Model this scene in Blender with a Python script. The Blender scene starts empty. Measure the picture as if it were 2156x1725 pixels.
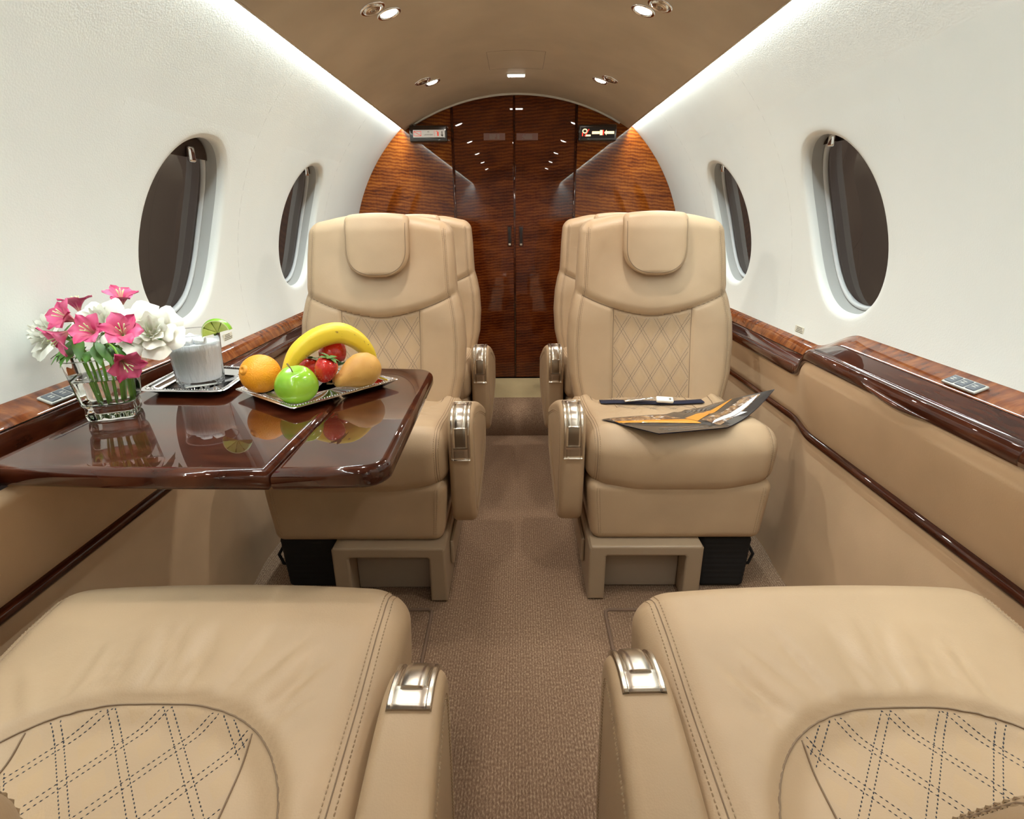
import bpy, bmesh, math, random
import numpy as np
from mathutils import Vector, Matrix, noise
from mathutils.bvhtree import BVHTree
random.seed(4)
D = bpy.data
SC = bpy.context.scene
COL = SC.collection
sin, cos, pi = math.sin, math.cos, math.pi

# ------------------------------------------------------------------ camera
F, H, VX, VY, CX, CY = 1150., 1.08, 1088., 457., 1078., 862.5
ROLL = math.radians(.45)
_dx, _dy = VX-CX, VY-CY
_ux = _dx*cos(ROLL)-_dy*sin(ROLL); _uy = _dx*sin(ROLL)+_dy*cos(ROLL)
PITCH = math.atan(-_uy/F); YAW = math.atan(_ux/F*cos(PITCH))
FW = Vector((-sin(YAW)*cos(PITCH), cos(YAW)*cos(PITCH), -sin(PITCH)))
RT = FW.cross(Vector((0, 0, 1))).normalized(); UP = RT.cross(FW)
RT, UP = RT*cos(ROLL)-UP*sin(ROLL), UP*cos(ROLL)+RT*sin(ROLL)
CAM = Vector((0, 0, H))
cd = D.cameras.new('camera'); cam = D.objects.new('camera', cd); COL.objects.link(cam)
cd.sensor_width = 36; cd.lens = 36*F/2156; cd.clip_start = .02
m = Matrix.Identity(4)
for i in range(3):
    m[i][0] = RT[i]; m[i][1] = UP[i]; m[i][2] = -FW[i]; m[i][3] = CAM[i]
cam.matrix_world = m
SC.camera = cam

def ray(x, y): return (FW*F+RT*(x-CX)-UP*(y-CY)).normalized()
def hit(x, y, ax, v):
    d = ray(x, y); return CAM+d*((v-CAM[ax])/d[ax])
def atZ(x, y, v): return hit(x, y, 2, v)
def atY(x, y, v): return hit(x, y, 1, v)

# ------------------------------------------------------------------ world / exposure
W = D.worlds.new('world'); SC.world = W; W.use_nodes = True
W.node_tree.nodes['Background'].inputs[0].default_value = (.050, .040, .034, 1)
W.node_tree.nodes['Background'].inputs[1].default_value = 1.0
vs = SC.view_settings
vs.view_transform = 'Standard'; vs.look = 'None'; vs.gamma = 1; vs.use_curve_mapping = False
vs.exposure = 0.14
LED_STRENGTH = 245.0
SPOT_W = 12.0
LENS_EMIT = 90.0
RECT_EMIT = 25.0

# ------------------------------------------------------------------ materials
class NT:
    def __init__(s, name):
        s.m = D.materials.new(name); s.m.use_nodes = True
        s.t = s.m.node_tree; s.b = s.t.nodes['Principled BSDF']
    def n(s, typ, **kw):
        x = s.t.nodes.new(typ)
        for k, v in kw.items():
            if k in x.inputs: x.inputs[k].default_value = v
            else: setattr(x, k, v)
        return x
    def l(s, a, ao, b, bi): s.t.links.new(a.outputs[ao], b.inputs[bi])
    def set(s, **kw):
        for k, v in kw.items():
            k = k.replace('_', ' ')
            s.b.inputs[k].default_value = v
    def obj(s, scale=(1, 1, 1), coord='Object'):
        tc = s.n('ShaderNodeTexCoord'); mp = s.n('ShaderNodeMapping')
        mp.inputs['Scale'].default_value = scale
        s.l(tc, coord, mp, 'Vector'); return mp
    def ramp(s, stops):
        r = s.n('ShaderNodeValToRGB'); e = r.color_ramp.elements
        while len(e) < len(stops): e.new(.5)
        for i, (p_, c) in enumerate(stops):
            e[i].position = p_; e[i].color = (c[0], c[1], c[2], 1)
        return r
    def bump(s, node, out, strength, dist):
        b = s.n('ShaderNodeBump'); b.inputs['Strength'].default_value = strength
        b.inputs['Distance'].default_value = dist
        s.l(node, out, b, 'Height'); s.l(b, 'Normal', s.b, 'Normal'); return b
def C4(c): return (c[0], c[1], c[2], 1)
def plain(name, c, rough=.5, metal=0, coat=0, **kw):
    t = NT(name); t.set(Base_Color=C4(c), Roughness=rough, Metallic=metal, Coat_Weight=coat, Coat_Roughness=.03, **kw)
    return t.m
def leather(name, c, rough=.48, grain=420, bump=.16, k=.92):
    t = NT(name)
    mp = t.obj()
    a = t.n('ShaderNodeTexNoise', Scale=5.0, Detail=3.0); t.l(mp, 'Vector', a, 'Vector')
    r = t.ramp([(.3, [v*k for v in c]), (.7, [min(1, v*(2-k)) for v in c])]); t.l(a, 'Fac', r, 'Fac')
    t.l(r, 'Color', t.b, 'Base Color')
    v = t.n('ShaderNodeTexVoronoi', Scale=grain); t.l(mp, 'Vector', v, 'Vector')
    t.bump(v, 'Distance', bump, .0006)
    t.set(Roughness=rough); t.b.inputs['Specular IOR Level'].default_value = .4
    return t.m
def wood(name, stops, scale, rough=.25, detail=4.0, fine=(3, 3, 90), distort=.6):
    t = NT(name)
    mp = t.obj(scale)
    a = t.n('ShaderNodeTexNoise', Scale=1.0, Detail=detail, Roughness=.55, Distortion=distort); t.l(mp, 'Vector', a, 'Vector')
    mp2 = t.obj(fine)
    b = t.n('ShaderNodeTexNoise', Scale=1.0, Detail=2.0); t.l(mp2, 'Vector', b, 'Vector')
    mx = t.n('ShaderNodeMath', operation='MULTIPLY_ADD'); mx.inputs[1].default_value = .35
    t.l(b, 'Fac', mx, 0); 
    sb = t.n('ShaderNodeMath', operation='SUBTRACT'); sb.inputs[1].default_value = .175
    t.l(a, 'Fac', sb, 0); t.l(sb, 0, mx, 2)
    r = t.ramp(stops); t.l(mx, 0, r, 'Fac'); t.l(r, 'Color', t.b, 'Base Color')
    t.set(Roughness=rough, Coat_Weight=1.0, Coat_Roughness=.015)
    t.b.inputs['Specular IOR Level'].default_value = .05
    return t.m
LEA = (.485, .345, .215)
M = {}
M['leather'] = leather('leather', LEA)
M['leather_quilt'] = leather('leather_quilt', (.495, .348, .208))
M['leather_panel'] = leather('leather_panel', (.64, .455, .285), rough=.5, grain=300)
M['plastic'] = plain('seat_plastic', (.38, .285, .190), .42)
M['plastic_dark'] = plain('seat_recess_plastic', (.33, .265, .20), .5)
M['thread'] = plain('thread_beige', (.36, .25, .15), .7)
M['thread_blue'] = plain('thread_slate', (.035, .042, .06), .7)
M['seam'] = plain('seam_piping', (.24, .165, .105), .8)  # dark thread piping laid along the leather seams
M['steel'] = plain('brushed_nickel', (.72, .66, .58), .26, 1)
M['steel_dark'] = plain('nickel_well', (.35, .31, .26), .3, 1)
M['chrome'] = plain('chrome', (.85, .85, .86), .06, 1)
M['tray'] = plain('polished_tray', (.80, .80, .82), .07, 1)
M['wall'] = leather('wall_white', (.84, .845, .80), rough=.6, grain=260, bump=.25, k=.985)
M['ceiling'] = leather('ceiling_tan', (.52, .415, .295), rough=.6, grain=500, bump=.1)
M['ceil_trim'] = plain('ceiling_edge_trim', (.62, .58, .50), .5)
def ripple(name, stops, period, rough=.25, slope=.10):
    t = NT(name); mp = t.obj((1, 1, 1)); mp.inputs['Rotation'].default_value = (0, slope, 0)
    w_ = t.n('ShaderNodeTexWave', Scale=2*pi/(20*period), Distortion=3.2, Detail=2.0); w_.inputs['Detail Scale'].default_value = 1.6
    w_.wave_type = 'BANDS'; w_.bands_direction = 'Z'; t.l(mp, 'Vector', w_, 'Vector')
    m2 = t.obj((5, 5, 14)); a = t.n('ShaderNodeTexNoise', Scale=1.0, Detail=4.0, Distortion=.8); t.l(m2, 'Vector', a, 'Vector')
    m3 = t.obj((160, 20, 9)); f = t.n('ShaderNodeTexNoise', Scale=1.0, Detail=2.0); t.l(m3, 'Vector', f, 'Vector')
    q = t.n('ShaderNodeMath', operation='MULTIPLY_ADD'); q.inputs[1].default_value = .30; t.l(w_, 'Fac', q, 0); t.l(a, 'Fac', q, 2)
    q2 = t.n('ShaderNodeMath', operation='MULTIPLY_ADD'); q2.inputs[1].default_value = .22; t.l(f, 'Fac', q2, 0); t.l(q, 0, q2, 2)
    q3 = t.n('ShaderNodeMath', operation='SUBTRACT'); q3.inputs[1].default_value = .26; t.l(q2, 0, q3, 0)
    r = t.ramp(stops); t.l(q3, 0, r, 'Fac'); t.l(r, 'Color', t.b, 'Base Color')
    t.set(Roughness=rough, Coat_Weight=1.0, Coat_Roughness=.015); t.b.inputs['Specular IOR Level'].default_value = .0
    return t.m
M['wood_dark'] = wood('mahogany_dark', [(.25, (.022, .005, .0025)), (.55, (.060, .013, .005)), (.8, (.11, .029, .009))], (30, 5, 30), fine=(120, 14, 120))
M['wood_table'] = wood('mahogany_table', [(.25, (.020, .004, .002)), (.5, (.050, .010, .004)), (.8, (.105, .026, .008))], (5, 22, 6), fine=(12, 90, 12), distort=1.2)
M['wood_band'] = wood('figured_ledge_band', [(.25, (.07, .015, .006)), (.5, (.19, .05, .013)), (.8, (.33, .11, .03))], (12, 40, 12), fine=(40, 90, 40))
M['wood_wall'] = ripple('figured_bulkhead', [(.22, (.075, .013, .002)), (.5, (.175, .038, .0045)), (.80, (.31, .090, .011))], .017, slope=-.10)
M['wood_door'] = ripple('figured_door', [(.22, (.042, .007, .002)), (.5, (.100, .019, .004)), (.80, (.17, .040, .008))], .016, slope=.08)
M['groove'] = plain('dark_groove', (.012, .006, .004), .5)
M['carpet_rear'] = leather('carpet_rear', (.47, .37, .20), .9, 300, .8)
M['black'] = plain('black_fabric', (.008, .007, .007), .85)
M['navy'] = plain('navy_webbing', (.008, .011, .035), .75)
M['white_plastic'] = plain('white_plastic', (.82, .82, .78), .35)
M['paper'] = plain('placard_paper', (.78, .75, .62), .6)
M['ink'] = plain('placard_ink', (.12, .11, .09), .7)
M['reveal'] = plain('window_reveal', (.42, .42, .40), .38)
M['reveal_ring'] = plain('window_ring', (.55, .56, .56), .28)
M['shade'] = plain('pleated_shade', (.16, .11, .085), .7)
M['button'] = plain('switch_button', (.13, .14, .16), .35)
M['switch_frame'] = plain('switch_frame', (.62, .62, .58), .3, .5)
M['sign_box'] = plain('sign_housing', (.020, .011, .008), .2, 0, .8)
def emit(name, c, s):
    t = NT(name); t.set(Base_Color=C4(c), Emission_Color=C4(c), Emission_Strength=s, Roughness=.4); return t.m
M['led'] = emit('led_strip', (.85, .98, 1.0), LED_STRENGTH)
M['lamp'] = emit('lamp_lens', (1, .93, .82), LENS_EMIT)
M['rect'] = emit('aisle_light_lens', (1, .96, .90), RECT_EMIT)
M['sign_white'] = emit('sign_white', (.85, .83, .78), .16)
M['sign_red'] = emit('sign_red', (.75, .07, .04), .5)
M['sign_lit'] = emit('sign_lit', (1, .80, .45), 1.3)
M['sign_litred'] = emit('sign_lit_red', (1, .05, .03), .9)
# carpet: fine ribs that run along the aisle, each a row of loops with pale flecks
t = NT('carpet'); mp = t.obj()
sx = t.n('ShaderNodeSeparateXYZ'); t.l(mp, 'Vector', sx, 'Vector')
w = t.n('ShaderNodeMath', operation='MULTIPLY'); w.inputs[1].default_value = 2*pi/.0072; t.l(sx, 'X', w, 0)
s1 = t.n('ShaderNodeMath', operation='SINE'); t.l(w, 0, s1, 0)
mp2 = t.obj((320, 150, 320)); nz = t.n('ShaderNodeTexNoise', Scale=1.0, Detail=2.0); t.l(mp2, 'Vector', nz, 'Vector')
mp3 = t.obj((3, 1.2, 3)); n3 = t.n('ShaderNodeTexNoise', Scale=1.0, Detail=2.0); t.l(mp3, 'Vector', n3, 'Vector')
ad = t.n('ShaderNodeMath', operation='MULTIPLY_ADD'); ad.inputs[1].default_value = .07; t.l(s1, 0, ad, 0); t.l(nz, 'Fac', ad, 2)
ad2 = t.n('ShaderNodeMath', operation='MULTIPLY_ADD'); ad2.inputs[1].default_value = .25; t.l(n3, 'Fac', ad2, 0); t.l(ad, 0, ad2, 2)
r = t.ramp([(.40, (.17, .105, .066)), (.64, (.25, .158, .102)), (.84, (.42, .30, .20))]); t.l(ad2, 0, r, 'Fac')
t.l(r, 'Color', t.b, 'Base Color'); t.bump(ad, 0, .6, .002); t.set(Roughness=.95); t.b.inputs['Specular IOR Level'].default_value = .1
M['carpet'] = t.m
M['carpet_binding'] = plain('carpet_binding', (.19, .12, .08), .9)
# window pane: thin tinted glass
t = NT('window_glass'); o = t.t.nodes['Material Output']
tr = t.n('ShaderNodeBsdfTransparent'); tr.inputs[0].default_value = (.85, .78, .72, 1)
gl = t.n('ShaderNodeBsdfGlossy', Roughness=.02); gl.inputs[0].default_value = (.9, .9, .9, 1)
fr = t.n('ShaderNodeFresnel', IOR=1.30); mx = t.n('ShaderNodeMixShader')
t.l(fr, 0, mx, 0); t.l(tr, 0, mx, 1); t.l(gl, 0, mx, 2); t.l(mx, 0, o, 0); M['pane'] = t.m
def glass(name, c=(1, 1, 1), rough=0., ior=1.5):
    t = NT(name); t.set(Base_Color=C4(c), Roughness=rough, IOR=ior, Transmission_Weight=1.0); return t.m
t = NT('thin_clear_glass'); o = t.t.nodes['Material Output']
tr = t.n('ShaderNodeBsdfTransparent'); tr.inputs[0].default_value = (.975, .985, .98, 1)
gl = t.n('ShaderNodeBsdfGlossy', Roughness=.01); lw = t.n('ShaderNodeLayerWeight', Blend=.22); mx = t.n('ShaderNodeMixShader')
t.l(lw, 'Fresnel', mx, 0); t.l(tr, 0, mx, 1); t.l(gl, 0, mx, 2); t.l(mx, 0, o, 0); M['thin_glass'] = t.m
M['glass'] = glass('clear_glass'); M['water'] = glass('water', (.97, .99, .98), 0, 1.33)
M['frost'] = glass('frosted_glass', (.97, .98, 1), .22, 1.4)
t = NT('ice_slush'); t.set(Base_Color=(.93, .95, .98, 1), Roughness=.3, Transmission_Weight=.0, IOR=1.31); M['ice'] = t.m
mp = t.obj((160, 160, 26)); nz = t.n('ShaderNodeTexNoise', Scale=1.0, Detail=3.0); t.l(mp, 'Vector', nz, 'Vector'); t.bump(nz, 'Fac', .8, .004)

def fruit(name, c1, c2, scale, rough, coat=0, bump=0, bscale=200, sss=0.0, spots=None):
    t = NT(name); mp = t.obj()
    a = t.n('ShaderNodeTexNoise', Scale=scale, Detail=3.0); t.l(mp, 'Vector', a, 'Vector')
    r = t.ramp([(.35, c1), (.65, c2)]); t.l(a, 'Fac', r, 'Fac')
    last = r
    if spots:
        sc, thr, col = spots
        n2 = t.n('ShaderNodeTexNoise', Scale=sc, Detail=4.0, Roughness=.7); t.l(mp, 'Vector', n2, 'Vector')
        rr = t.ramp([(thr, (0, 0, 0)), (thr+.05, (1, 1, 1))]); t.l(n2, 'Fac', rr, 'Fac')
        mm = t.n('ShaderNodeMixRGB'); mm.inputs[2].default_value = C4(col)
        t.l(rr, 'Color', mm, 0); t.l(r, 'Color', mm, 1); last = mm
    t.l(last, 'Color', t.b, 'Base Color')
    if bump:
        v = t.n('ShaderNodeTexVoronoi', Scale=bscale); t.l(mp, 'Vector', v, 'Vector'); t.bump(v, 'Distance', bump, .0015)
    t.set(Roughness=rough, Coat_Weight=coat, Coat_Roughness=.08)
    if sss: t.set(Subsurface_Weight=sss, Subsurface_Scale=.01)
    return t.m
M['orange'] = fruit('orange_peel', (.95, .31, .010), (1.0, .40, .018), 12, .38, 0, .5, 420)
M['orange_navel'] = fruit('orange_navel', (.75, .28, .02), (.85, .36, .03), 60, .5)
M['apple'] = fruit('apple_skin', (.22, .50, .018), (.38, .66, .05), 14, .22, .5, spots=(260, .70, (.55, .75, .25)))
M['banana'] = fruit('banana_skin', (.78, .56, .025), (.88, .68, .06), 9, .42, 0, spots=(48, .645, (.26, .13, .03)))
M['banana_green'] = fruit('banana_neck', (.60, .58, .04), (.74, .64, .05), 9, .45)
M['banana_tip'] = plain('banana_tip', (.10, .07, .04), .8)
M['pear'] = fruit('pear_skin', (.58, .29, .060), (.74, .43, .11), 14, .5, 0, .15, 600, spots=(180, .66, (.36, .17, .045)))
M['stem'] = plain('fruit_stem', (.20, .13, .045), .7)
M['berry'] = fruit('strawberry_flesh', (.52, .012, .010), (.68, .03, .018), 25, .22, .5, 0)
M['seed'] = plain('strawberry_seed', (.78, .45, .16), .4)
M['leaf'] = fruit('leaf_green', (.045, .14, .018), (.085, .23, .03), 40, .45)
M['stalk'] = fruit('flower_stalk', (.14, .32, .025), (.22, .42, .05), 30, .4)
def petal_mat(name, a, b, c):
    t = NT(name); tc = t.n('ShaderNodeTexCoord'); s = t.n('ShaderNodeSeparateXYZ'); t.l(tc, 'UV', s, 'Vector')
    n_ = t.n('ShaderNodeTexNoise', Scale=30.0); mpp = t.obj((8, 1, 1), 'UV'); t.l(mpp, 'Vector', n_, 'Vector')
    ad = t.n('ShaderNodeMath', operation='MULTIPLY_ADD'); ad.inputs[1].default_value = .35; t.l(n_, 'Fac', ad, 0); t.l(s, 'Y', ad, 2)
    r = t.ramp([(.15, c), (.5, a), (1.1 if False else 1.0, b)]); t.l(ad, 0, r, 'Fac'); t.l(r, 'Color', t.b, 'Base Color')
    t.set(Roughness=.5, Subsurface_Weight=.0, Subsurface_Scale=.005); return t.m
M['rose'] = petal_mat('rose_petal', (.80, .79, .64), (.84, .83, .74), (.62, .64, .36))
M['alstro'] = petal_mat('alstroemeria_petal', (.60, .035, .16), (.74, .13, .28), (.78, .42, .34))
M['alstro_in'] = petal_mat('alstroemeria_inner_petal', (.74, .20, .30), (.60, .05, .17), (.84, .58, .40))
M['lime_skin'] = fruit('lime_skin', (.16, .40, .015), (.25, .50, .03), 30, .3, .3)
M['lime_flesh'] = fruit('lime_flesh', (.45, .62, .08), (.62, .74, .22), 60, .3)
M['lime_pith'] = plain('lime_pith', (.72, .80, .42), .5)
M['page'] = plain('brochure_page', (.050, .040, .036), .22, 0, .6)
M['page_back'] = plain('brochure_cover', (.02, .04, .12), .25, 0, .5)
M['p_orange'] = plain('print_orange', (.78, .29, .02), .3, 0, .5)
M['p_white'] = plain('print_white', (.70, .72, .76), .3, 0, .5)
M['p_grey'] = plain('print_grey', (.25, .235, .22), .3, 0, .5)
M['p_photo'] = fruit('print_photo', (.10, .045, .03), (.42, .25, .12), 60, .25, .5, spots=(70, .58, (.75, .70, .66)))

# ------------------------------------------------------------------ mesh helpers
def mesh(name, V, Fc, smooth=True, uv=None):
    me = D.meshes.new(name); me.from_pydata([tuple(map(float, v)) for v in V], [], [tuple(int(i) for i in f) for f in Fc])
    if smooth: me.polygons.foreach_set('use_smooth', [True]*len(me.polygons))
    if uv is not None:
        l = me.uv_layers.new(name='UVMap')
        for lp in me.loops: l.data[lp.index].uv = uv[lp.vertex_index]
    me.update(); return me
def ob(name, me, mat=None, parent=None, loc=None, rot=None):
    o = D.objects.new(name, me); COL.objects.link(o)
    if mat is not None and me is not None:
        mat = M[mat] if isinstance(mat, str) else mat
        if len(me.materials) == 0: me.materials.append(mat)
    if parent is not None: o.parent = parent
    if loc is not None: o.location = loc
    if rot is not None: o.rotation_euler = rot
    return o
def empty(name, loc=(0, 0, 0), rot=(0, 0, 0)):
    o = D.objects.new(name, None); COL.objects.link(o); o.location = loc; o.rotation_euler = rot; o.empty_display_size = .05; return o
def tag(o, label, cat, group=None):
    o['label'] = label; o['category'] = cat
    if group: o['group'] = group
    return o
def struct(o, label=None):
    o['kind'] = 'structure'
    if label: o['label'] = label
    return o
class B:
    """collects verts/faces"""
    def __init__(s): s.v = []; s.f = []
    def add(s, V, Fc):
        k = len(s.v); s.v += [tuple(v) for v in V]; s.f += [tuple(i+k for i in f) for f in Fc]; return s
    def mesh(s, name, smooth=True): return mesh(name, s.v, s.f, smooth)
def gridfaces(nu, nv, cu=False, cv=False, off=0):
    Fc = []
    for i in range(nu if cu else nu-1):
        for j in range(nv if cv else nv-1):
            a = i*nv+j; b = ((i+1) % nu)*nv+j; c = ((i+1) % nu)*nv+(j+1) % nv; d = i*nv+(j+1) % nv
            Fc.append((a+off, b+off, c+off, d+off))
    return Fc
def grid(nu, nv, fn, u0=0, u1=1, v0=0, v1=1, cu=False):
    V = []
    for i in range(nu):
        u = u0+(u1-u0)*i/(nu if cu else nu-1)
        for j in range(nv):
            V.append(tuple(fn(u, v0+(v1-v0)*j/(nv-1))))
    return V, gridfaces(nu, nv, cu)
def tube(pts, rad, n=8, cap=True):
    pts = [Vector(p) for p in pts]; V = []; Fc = []
    N = len(pts)
    rad = rad if hasattr(rad, '__len__') else [rad]*N
    up = None
    for i, p in enumerate(pts):
        t = (pts[min(i+1, N-1)]-pts[max(i-1, 0)]).normalized()
        if up is None:
            up = t.orthogonal().normalized()
        up = (up-t*up.dot(t)).normalized(); sd = t.cross(up)
        for k in range(n):
            a = 2*pi*k/n; V.append(p+(up*cos(a)+sd*sin(a))*rad[i])
    for i in range(N-1):
        for k in range(n):
            Fc.append((i*n+k, i*n+(k+1) % n, (i+1)*n+(k+1) % n, (i+1)*n+k))
    if cap: Fc.append(tuple(range(n-1, -1, -1))); Fc.append(tuple((N-1)*n+k for k in range(n)))
    return V, Fc
def lathe(prof, n=32, sq=None):
    V = []; N = len(prof)
    for k in range(n):
        a = 2*pi*k/n
        for (r_, z) in prof:
            q = r_*(sq(a, z) if sq else 1)
            V.append((q*cos(a), q*sin(a), z))
    return V, gridfaces(n, N, True)
def axis_coords(h, r, n, nb):
    c = list(np.linspace(-(h-r), h-r, n))
    b = [h-r+r*math.tan(pi/4*k/nb) for k in range(1, nb+1)]
    return [-x for x in reversed(b)]+c+b
def rbox(hx, hy, hz, r, nx=2, ny=2, nz=2, nb=4):
    h = (hx, hy, hz); cs = [axis_coords(hx, r, nx, nb), axis_coords(hy, r, ny, nb), axis_coords(hz, r, nz, nb)]
    idx = {}; P = []; Fc = []
    def vid(p):
        k = (round(p[0], 6), round(p[1], 6), round(p[2], 6))
        if k not in idx: idx[k] = len(P); P.append(p)
        return idx[k]
    for ax in range(3):
        u, v = (ax+1) % 3, (ax+2) % 3
        for s in (-1, 1):
            ids = []
            for a in cs[u]:
                row = []
                for b in cs[v]:
                    p = [0, 0, 0]; p[ax] = s*h[ax]; p[u] = a; p[v] = b; row.append(vid(tuple(p)))
                ids.append(row)
            for i in range(len(cs[u])-1):
                for j in range(len(cs[v])-1):
                    q = (ids[i][j], ids[i+1][j], ids[i+1][j+1], ids[i][j+1])
                    Fc.append(q if s > 0 else q[::-1])
    P = np.array(P); lim = np.array(h)-r
    inn = np.clip(P, -lim, lim); d = P-inn; L = np.linalg.norm(d, axis=1, keepdims=True); L[L == 0] = 1
    return inn+d/L*r, Fc
def box(cx, cy, cz, sx, sy, sz, r=None, nb=2):
    """rounded box by centre and full size"""
    r = min(sx, sy, sz)*.25 if r is None else r
    V, Fc = rbox(sx/2, sy/2, sz/2, min(r, min(sx, sy, sz)/2*.98), 2, 2, 2, nb)
    return V+np.array([cx, cy, cz]), Fc
def smooth(a, b, x):
    t_ = np.clip((x-a)/(b-a), 0, 1); return t_*t_*(3-2*t_)
def interp(x, xs, ys): return np.interp(x, xs, ys)
def bvh(V, Fc): return BVHTree.FromPolygons([Vector(map(float, v)) for v in V], [tuple(f) for f in Fc])
def resample(pts, step):
    pts = [Vector(p) for p in pts]; out = [pts[0]]; acc = 0
    for a, b in zip(pts, pts[1:]):
        L = (b-a).length
        if L < 1e-9: continue
        s = step-acc
        while s <= L:
            out.append(a+(b-a)*(s/L)); s += step
        acc = L-(s-step)
    return out
def stitches(bl, tree, pts, step=.0055, duty=.74, r=.0008, lift=.0004):
    pr = resample(pts, step)
    for a, b in zip(pr, pr[1:]):
        b2 = a+(b-a)*duty
        A = tree.find_nearest(a); Bq = tree.find_nearest(b2)
        if A[0] is None or Bq[0] is None: continue
        n_ = A[1]; p = A[0]+n_*lift; q = Bq[0]+Bq[1]*lift
        t_ = q-p
        if t_.length < 1e-6: continue
        sd = t_.normalized().cross(n_)*r; up_ = n_*r*.9
        mid = (p+q)/2
        V = [p+sd-up_, p-sd-up_, p+up_*.2, mid+sd, mid-sd, mid+up_*1.6, q+sd-up_, q-sd-up_, q+up_*.2]
        bl.add(V, [(0, 1, 4, 3), (1, 2, 5, 4), (2, 0, 3, 5), (3, 4, 7, 6), (4, 5, 8, 7), (5, 3, 6, 8)])
def seamline(bl, tree, pts, r=.0011, lift=-.0002, step=.008):
    pr = resample(pts, step); q = []
    for p in pr:
        a = tree.find_nearest(p)
        if a[0] is not None: q.append(a[0]+a[1]*lift)
    if len(q) > 2: bl.add(*tube(q, r, 5))
def textmesh(s, size):
    c = D.curves.new('t', 'FONT'); c.body = s; c.size = size; c.align_x = 'CENTER'; c.align_y = 'CENTER'
    o = D.objects.new('t', c); COL.objects.link(o)
    dg = bpy.context.evaluated_depsgraph_get(); me = D.meshes.new_from_object(o.evaluated_get(dg)); D.objects.remove(o); return me

# ------------------------------------------------------------------ the cabin shell
YA, YB = -1.7, 3.25
RC, ZC = .924, .842                   # fuselage lining radius and centre height
def wallpt(s, y, th, d=0.): return (s*(RC+d)*cos(th), y, ZC+(RC+d)*sin(th))
TH0, TH1 = math.asin((.60-ZC)/RC), math.asin((1.625-ZC)/RC)
WTH = math.radians(13.2); WB = .238; WA = .180
SHEAR = .22
def sup(a, n=2.25):
    c, s_ = cos(a), sin(a)
    ez = math.copysign(abs(s_)**(2/n), s_); return (math.copysign(abs(c)**(2/n), c)+SHEAR*ez, ez)
def wall_side(s, name, wins):
    """cylindrical lining with oval holes"""
    b = B()
    def quad(y0, y1, t0, t1, ny, nt):
        V, Fc = grid(ny, nt, lambda u, v: wallpt(s, y0+(y1-y0)*u, t0+(t1-t0)*v)); b.add(V, Fc)
    edges = [YA]
    cw = .30; ct0, ct1 = WTH-.31, WTH+.31
    for y in wins: edges += [y-cw, y+cw]
    edges.append(YB)
    for i in range(0, len(edges), 2):
        quad(edges[i], edges[i+1], TH0, TH1, 3, 30)
    for y in wins:
        quad(y-cw, y+cw, TH0, ct0, 3, 12); quad(y-cw, y+cw, ct1, TH1, 3, 16)
        n = 96; V = []
        rings = [('r', 0), ('r', .45), ('e', 1.16, 0), ('e', 1.09, 0), ('e', 1.045, .0015), ('e', 1.02, .006), ('e', 1.005, .014), ('e', 1.0, .024)]
        for k in range(n):
            a = 2*pi*k/n; ex, ez = sup(a)
            c, q = cos(a), sin(a); mm = max(abs(c), abs(q)); bx, bz = c/mm*cw, q/mm*.31
            for rg in rings:
                if rg[0] == 'r':
                    f = rg[1]; yy = bx*(1-f)+ex*WA*1.16*f; tt = bz*(1-f)+ez*WB*1.16/RC*f; d = 0
                else: yy = ex*WA*rg[1]; tt = ez*WB*rg[1]/RC; d = rg[2]
                V.append(wallpt(s, y+yy, WTH+tt, d))
        b.add(V, gridfaces(n, len(rings), True))
    return struct(ob(name, b.mesh(name), 'wall'))
WINS = {1: (1.597, 2.43), -1: (1.552, 2.375)}
wr = wall_side(1, 'wall_right', WINS[1]); wl = wall_side(-1, 'wall_left', WINS[-1])
struct(wr, 'white textured curved cabin sidewall'); struct(wl, 'white textured curved cabin sidewall')

def window(i, s, y, shade_lo):
    w_ = struct(empty('window_%d' % i, wallpt(s, y, WTH, .03)))
    o = Vector(w_.location)
    def P(yy, tt, d): return Vector(wallpt(s, y+yy, WTH+tt/RC, d))-o
    n = 96
    def ringmesh(rs):
        V = []
        for k in range(n):
            ex, ez = sup(2*pi*k/n)
            for f, d in rs: V.append(P(ex*WA*f, ez*WB*f, d))
        return V, gridfaces(n, len(rs), True)
    V, Fc = ringmesh([(1.0, .0235), (.985, .034), (.975, .046), (.972, .060)]); ob('reveal', mesh('reveal', V, Fc), 'reveal', w_)
    V, Fc = ringmesh([(.973, .056), (.955, .050), (.935, .049), (.92, .053), (.912, .062), (.93, .066)]); ob('inner_ring', mesh('ring', V, Fc), 'reveal_ring', w_)
    def disc(f, d, lo=-2., hi=2., pleat=0):
        V = []; nr = 14 if not pleat else 50
        V, Fc = [], []
        rows = np.linspace(max(-1, lo), min(1, hi), nr)
        for j, q in enumerate(rows):
            hw = (1-min(1, abs(q))**2.25)**(1/2.25)
            for k in range(25):
                V.append(P(WA*f*(hw*(k/12-1)+SHEAR*q), WB*f*q, d+(.0035*(j % 2) if pleat else 0)))
        return V, gridfaces(nr, 25)
    V, Fc = disc(.925, .060)
    if s < 0: Fc = [f[::-1] for f in Fc]
    ob('pane', mesh('pane', V, Fc), 'pane', w_)
    V, Fc = disc(.965, .044, shade_lo, 1, 1); ob('shade', mesh('shade', V, Fc, False), 'shade', w_)
    b = B(); V, Fc = rbox(.0065, .014, .020, .006, 2, 2, 2, 3)
    c = P(WA*SHEAR*shade_lo+.012, WB*(shade_lo+.02), .034); b.add(V+np.array(c), Fc)
    ob('pull_tab', b.mesh('pull_tab'), 'chrome', w_)
    return w_
window(1, -1, WINS[-1][0], .77); window(2, -1, WINS[-1][1], .86)
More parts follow.
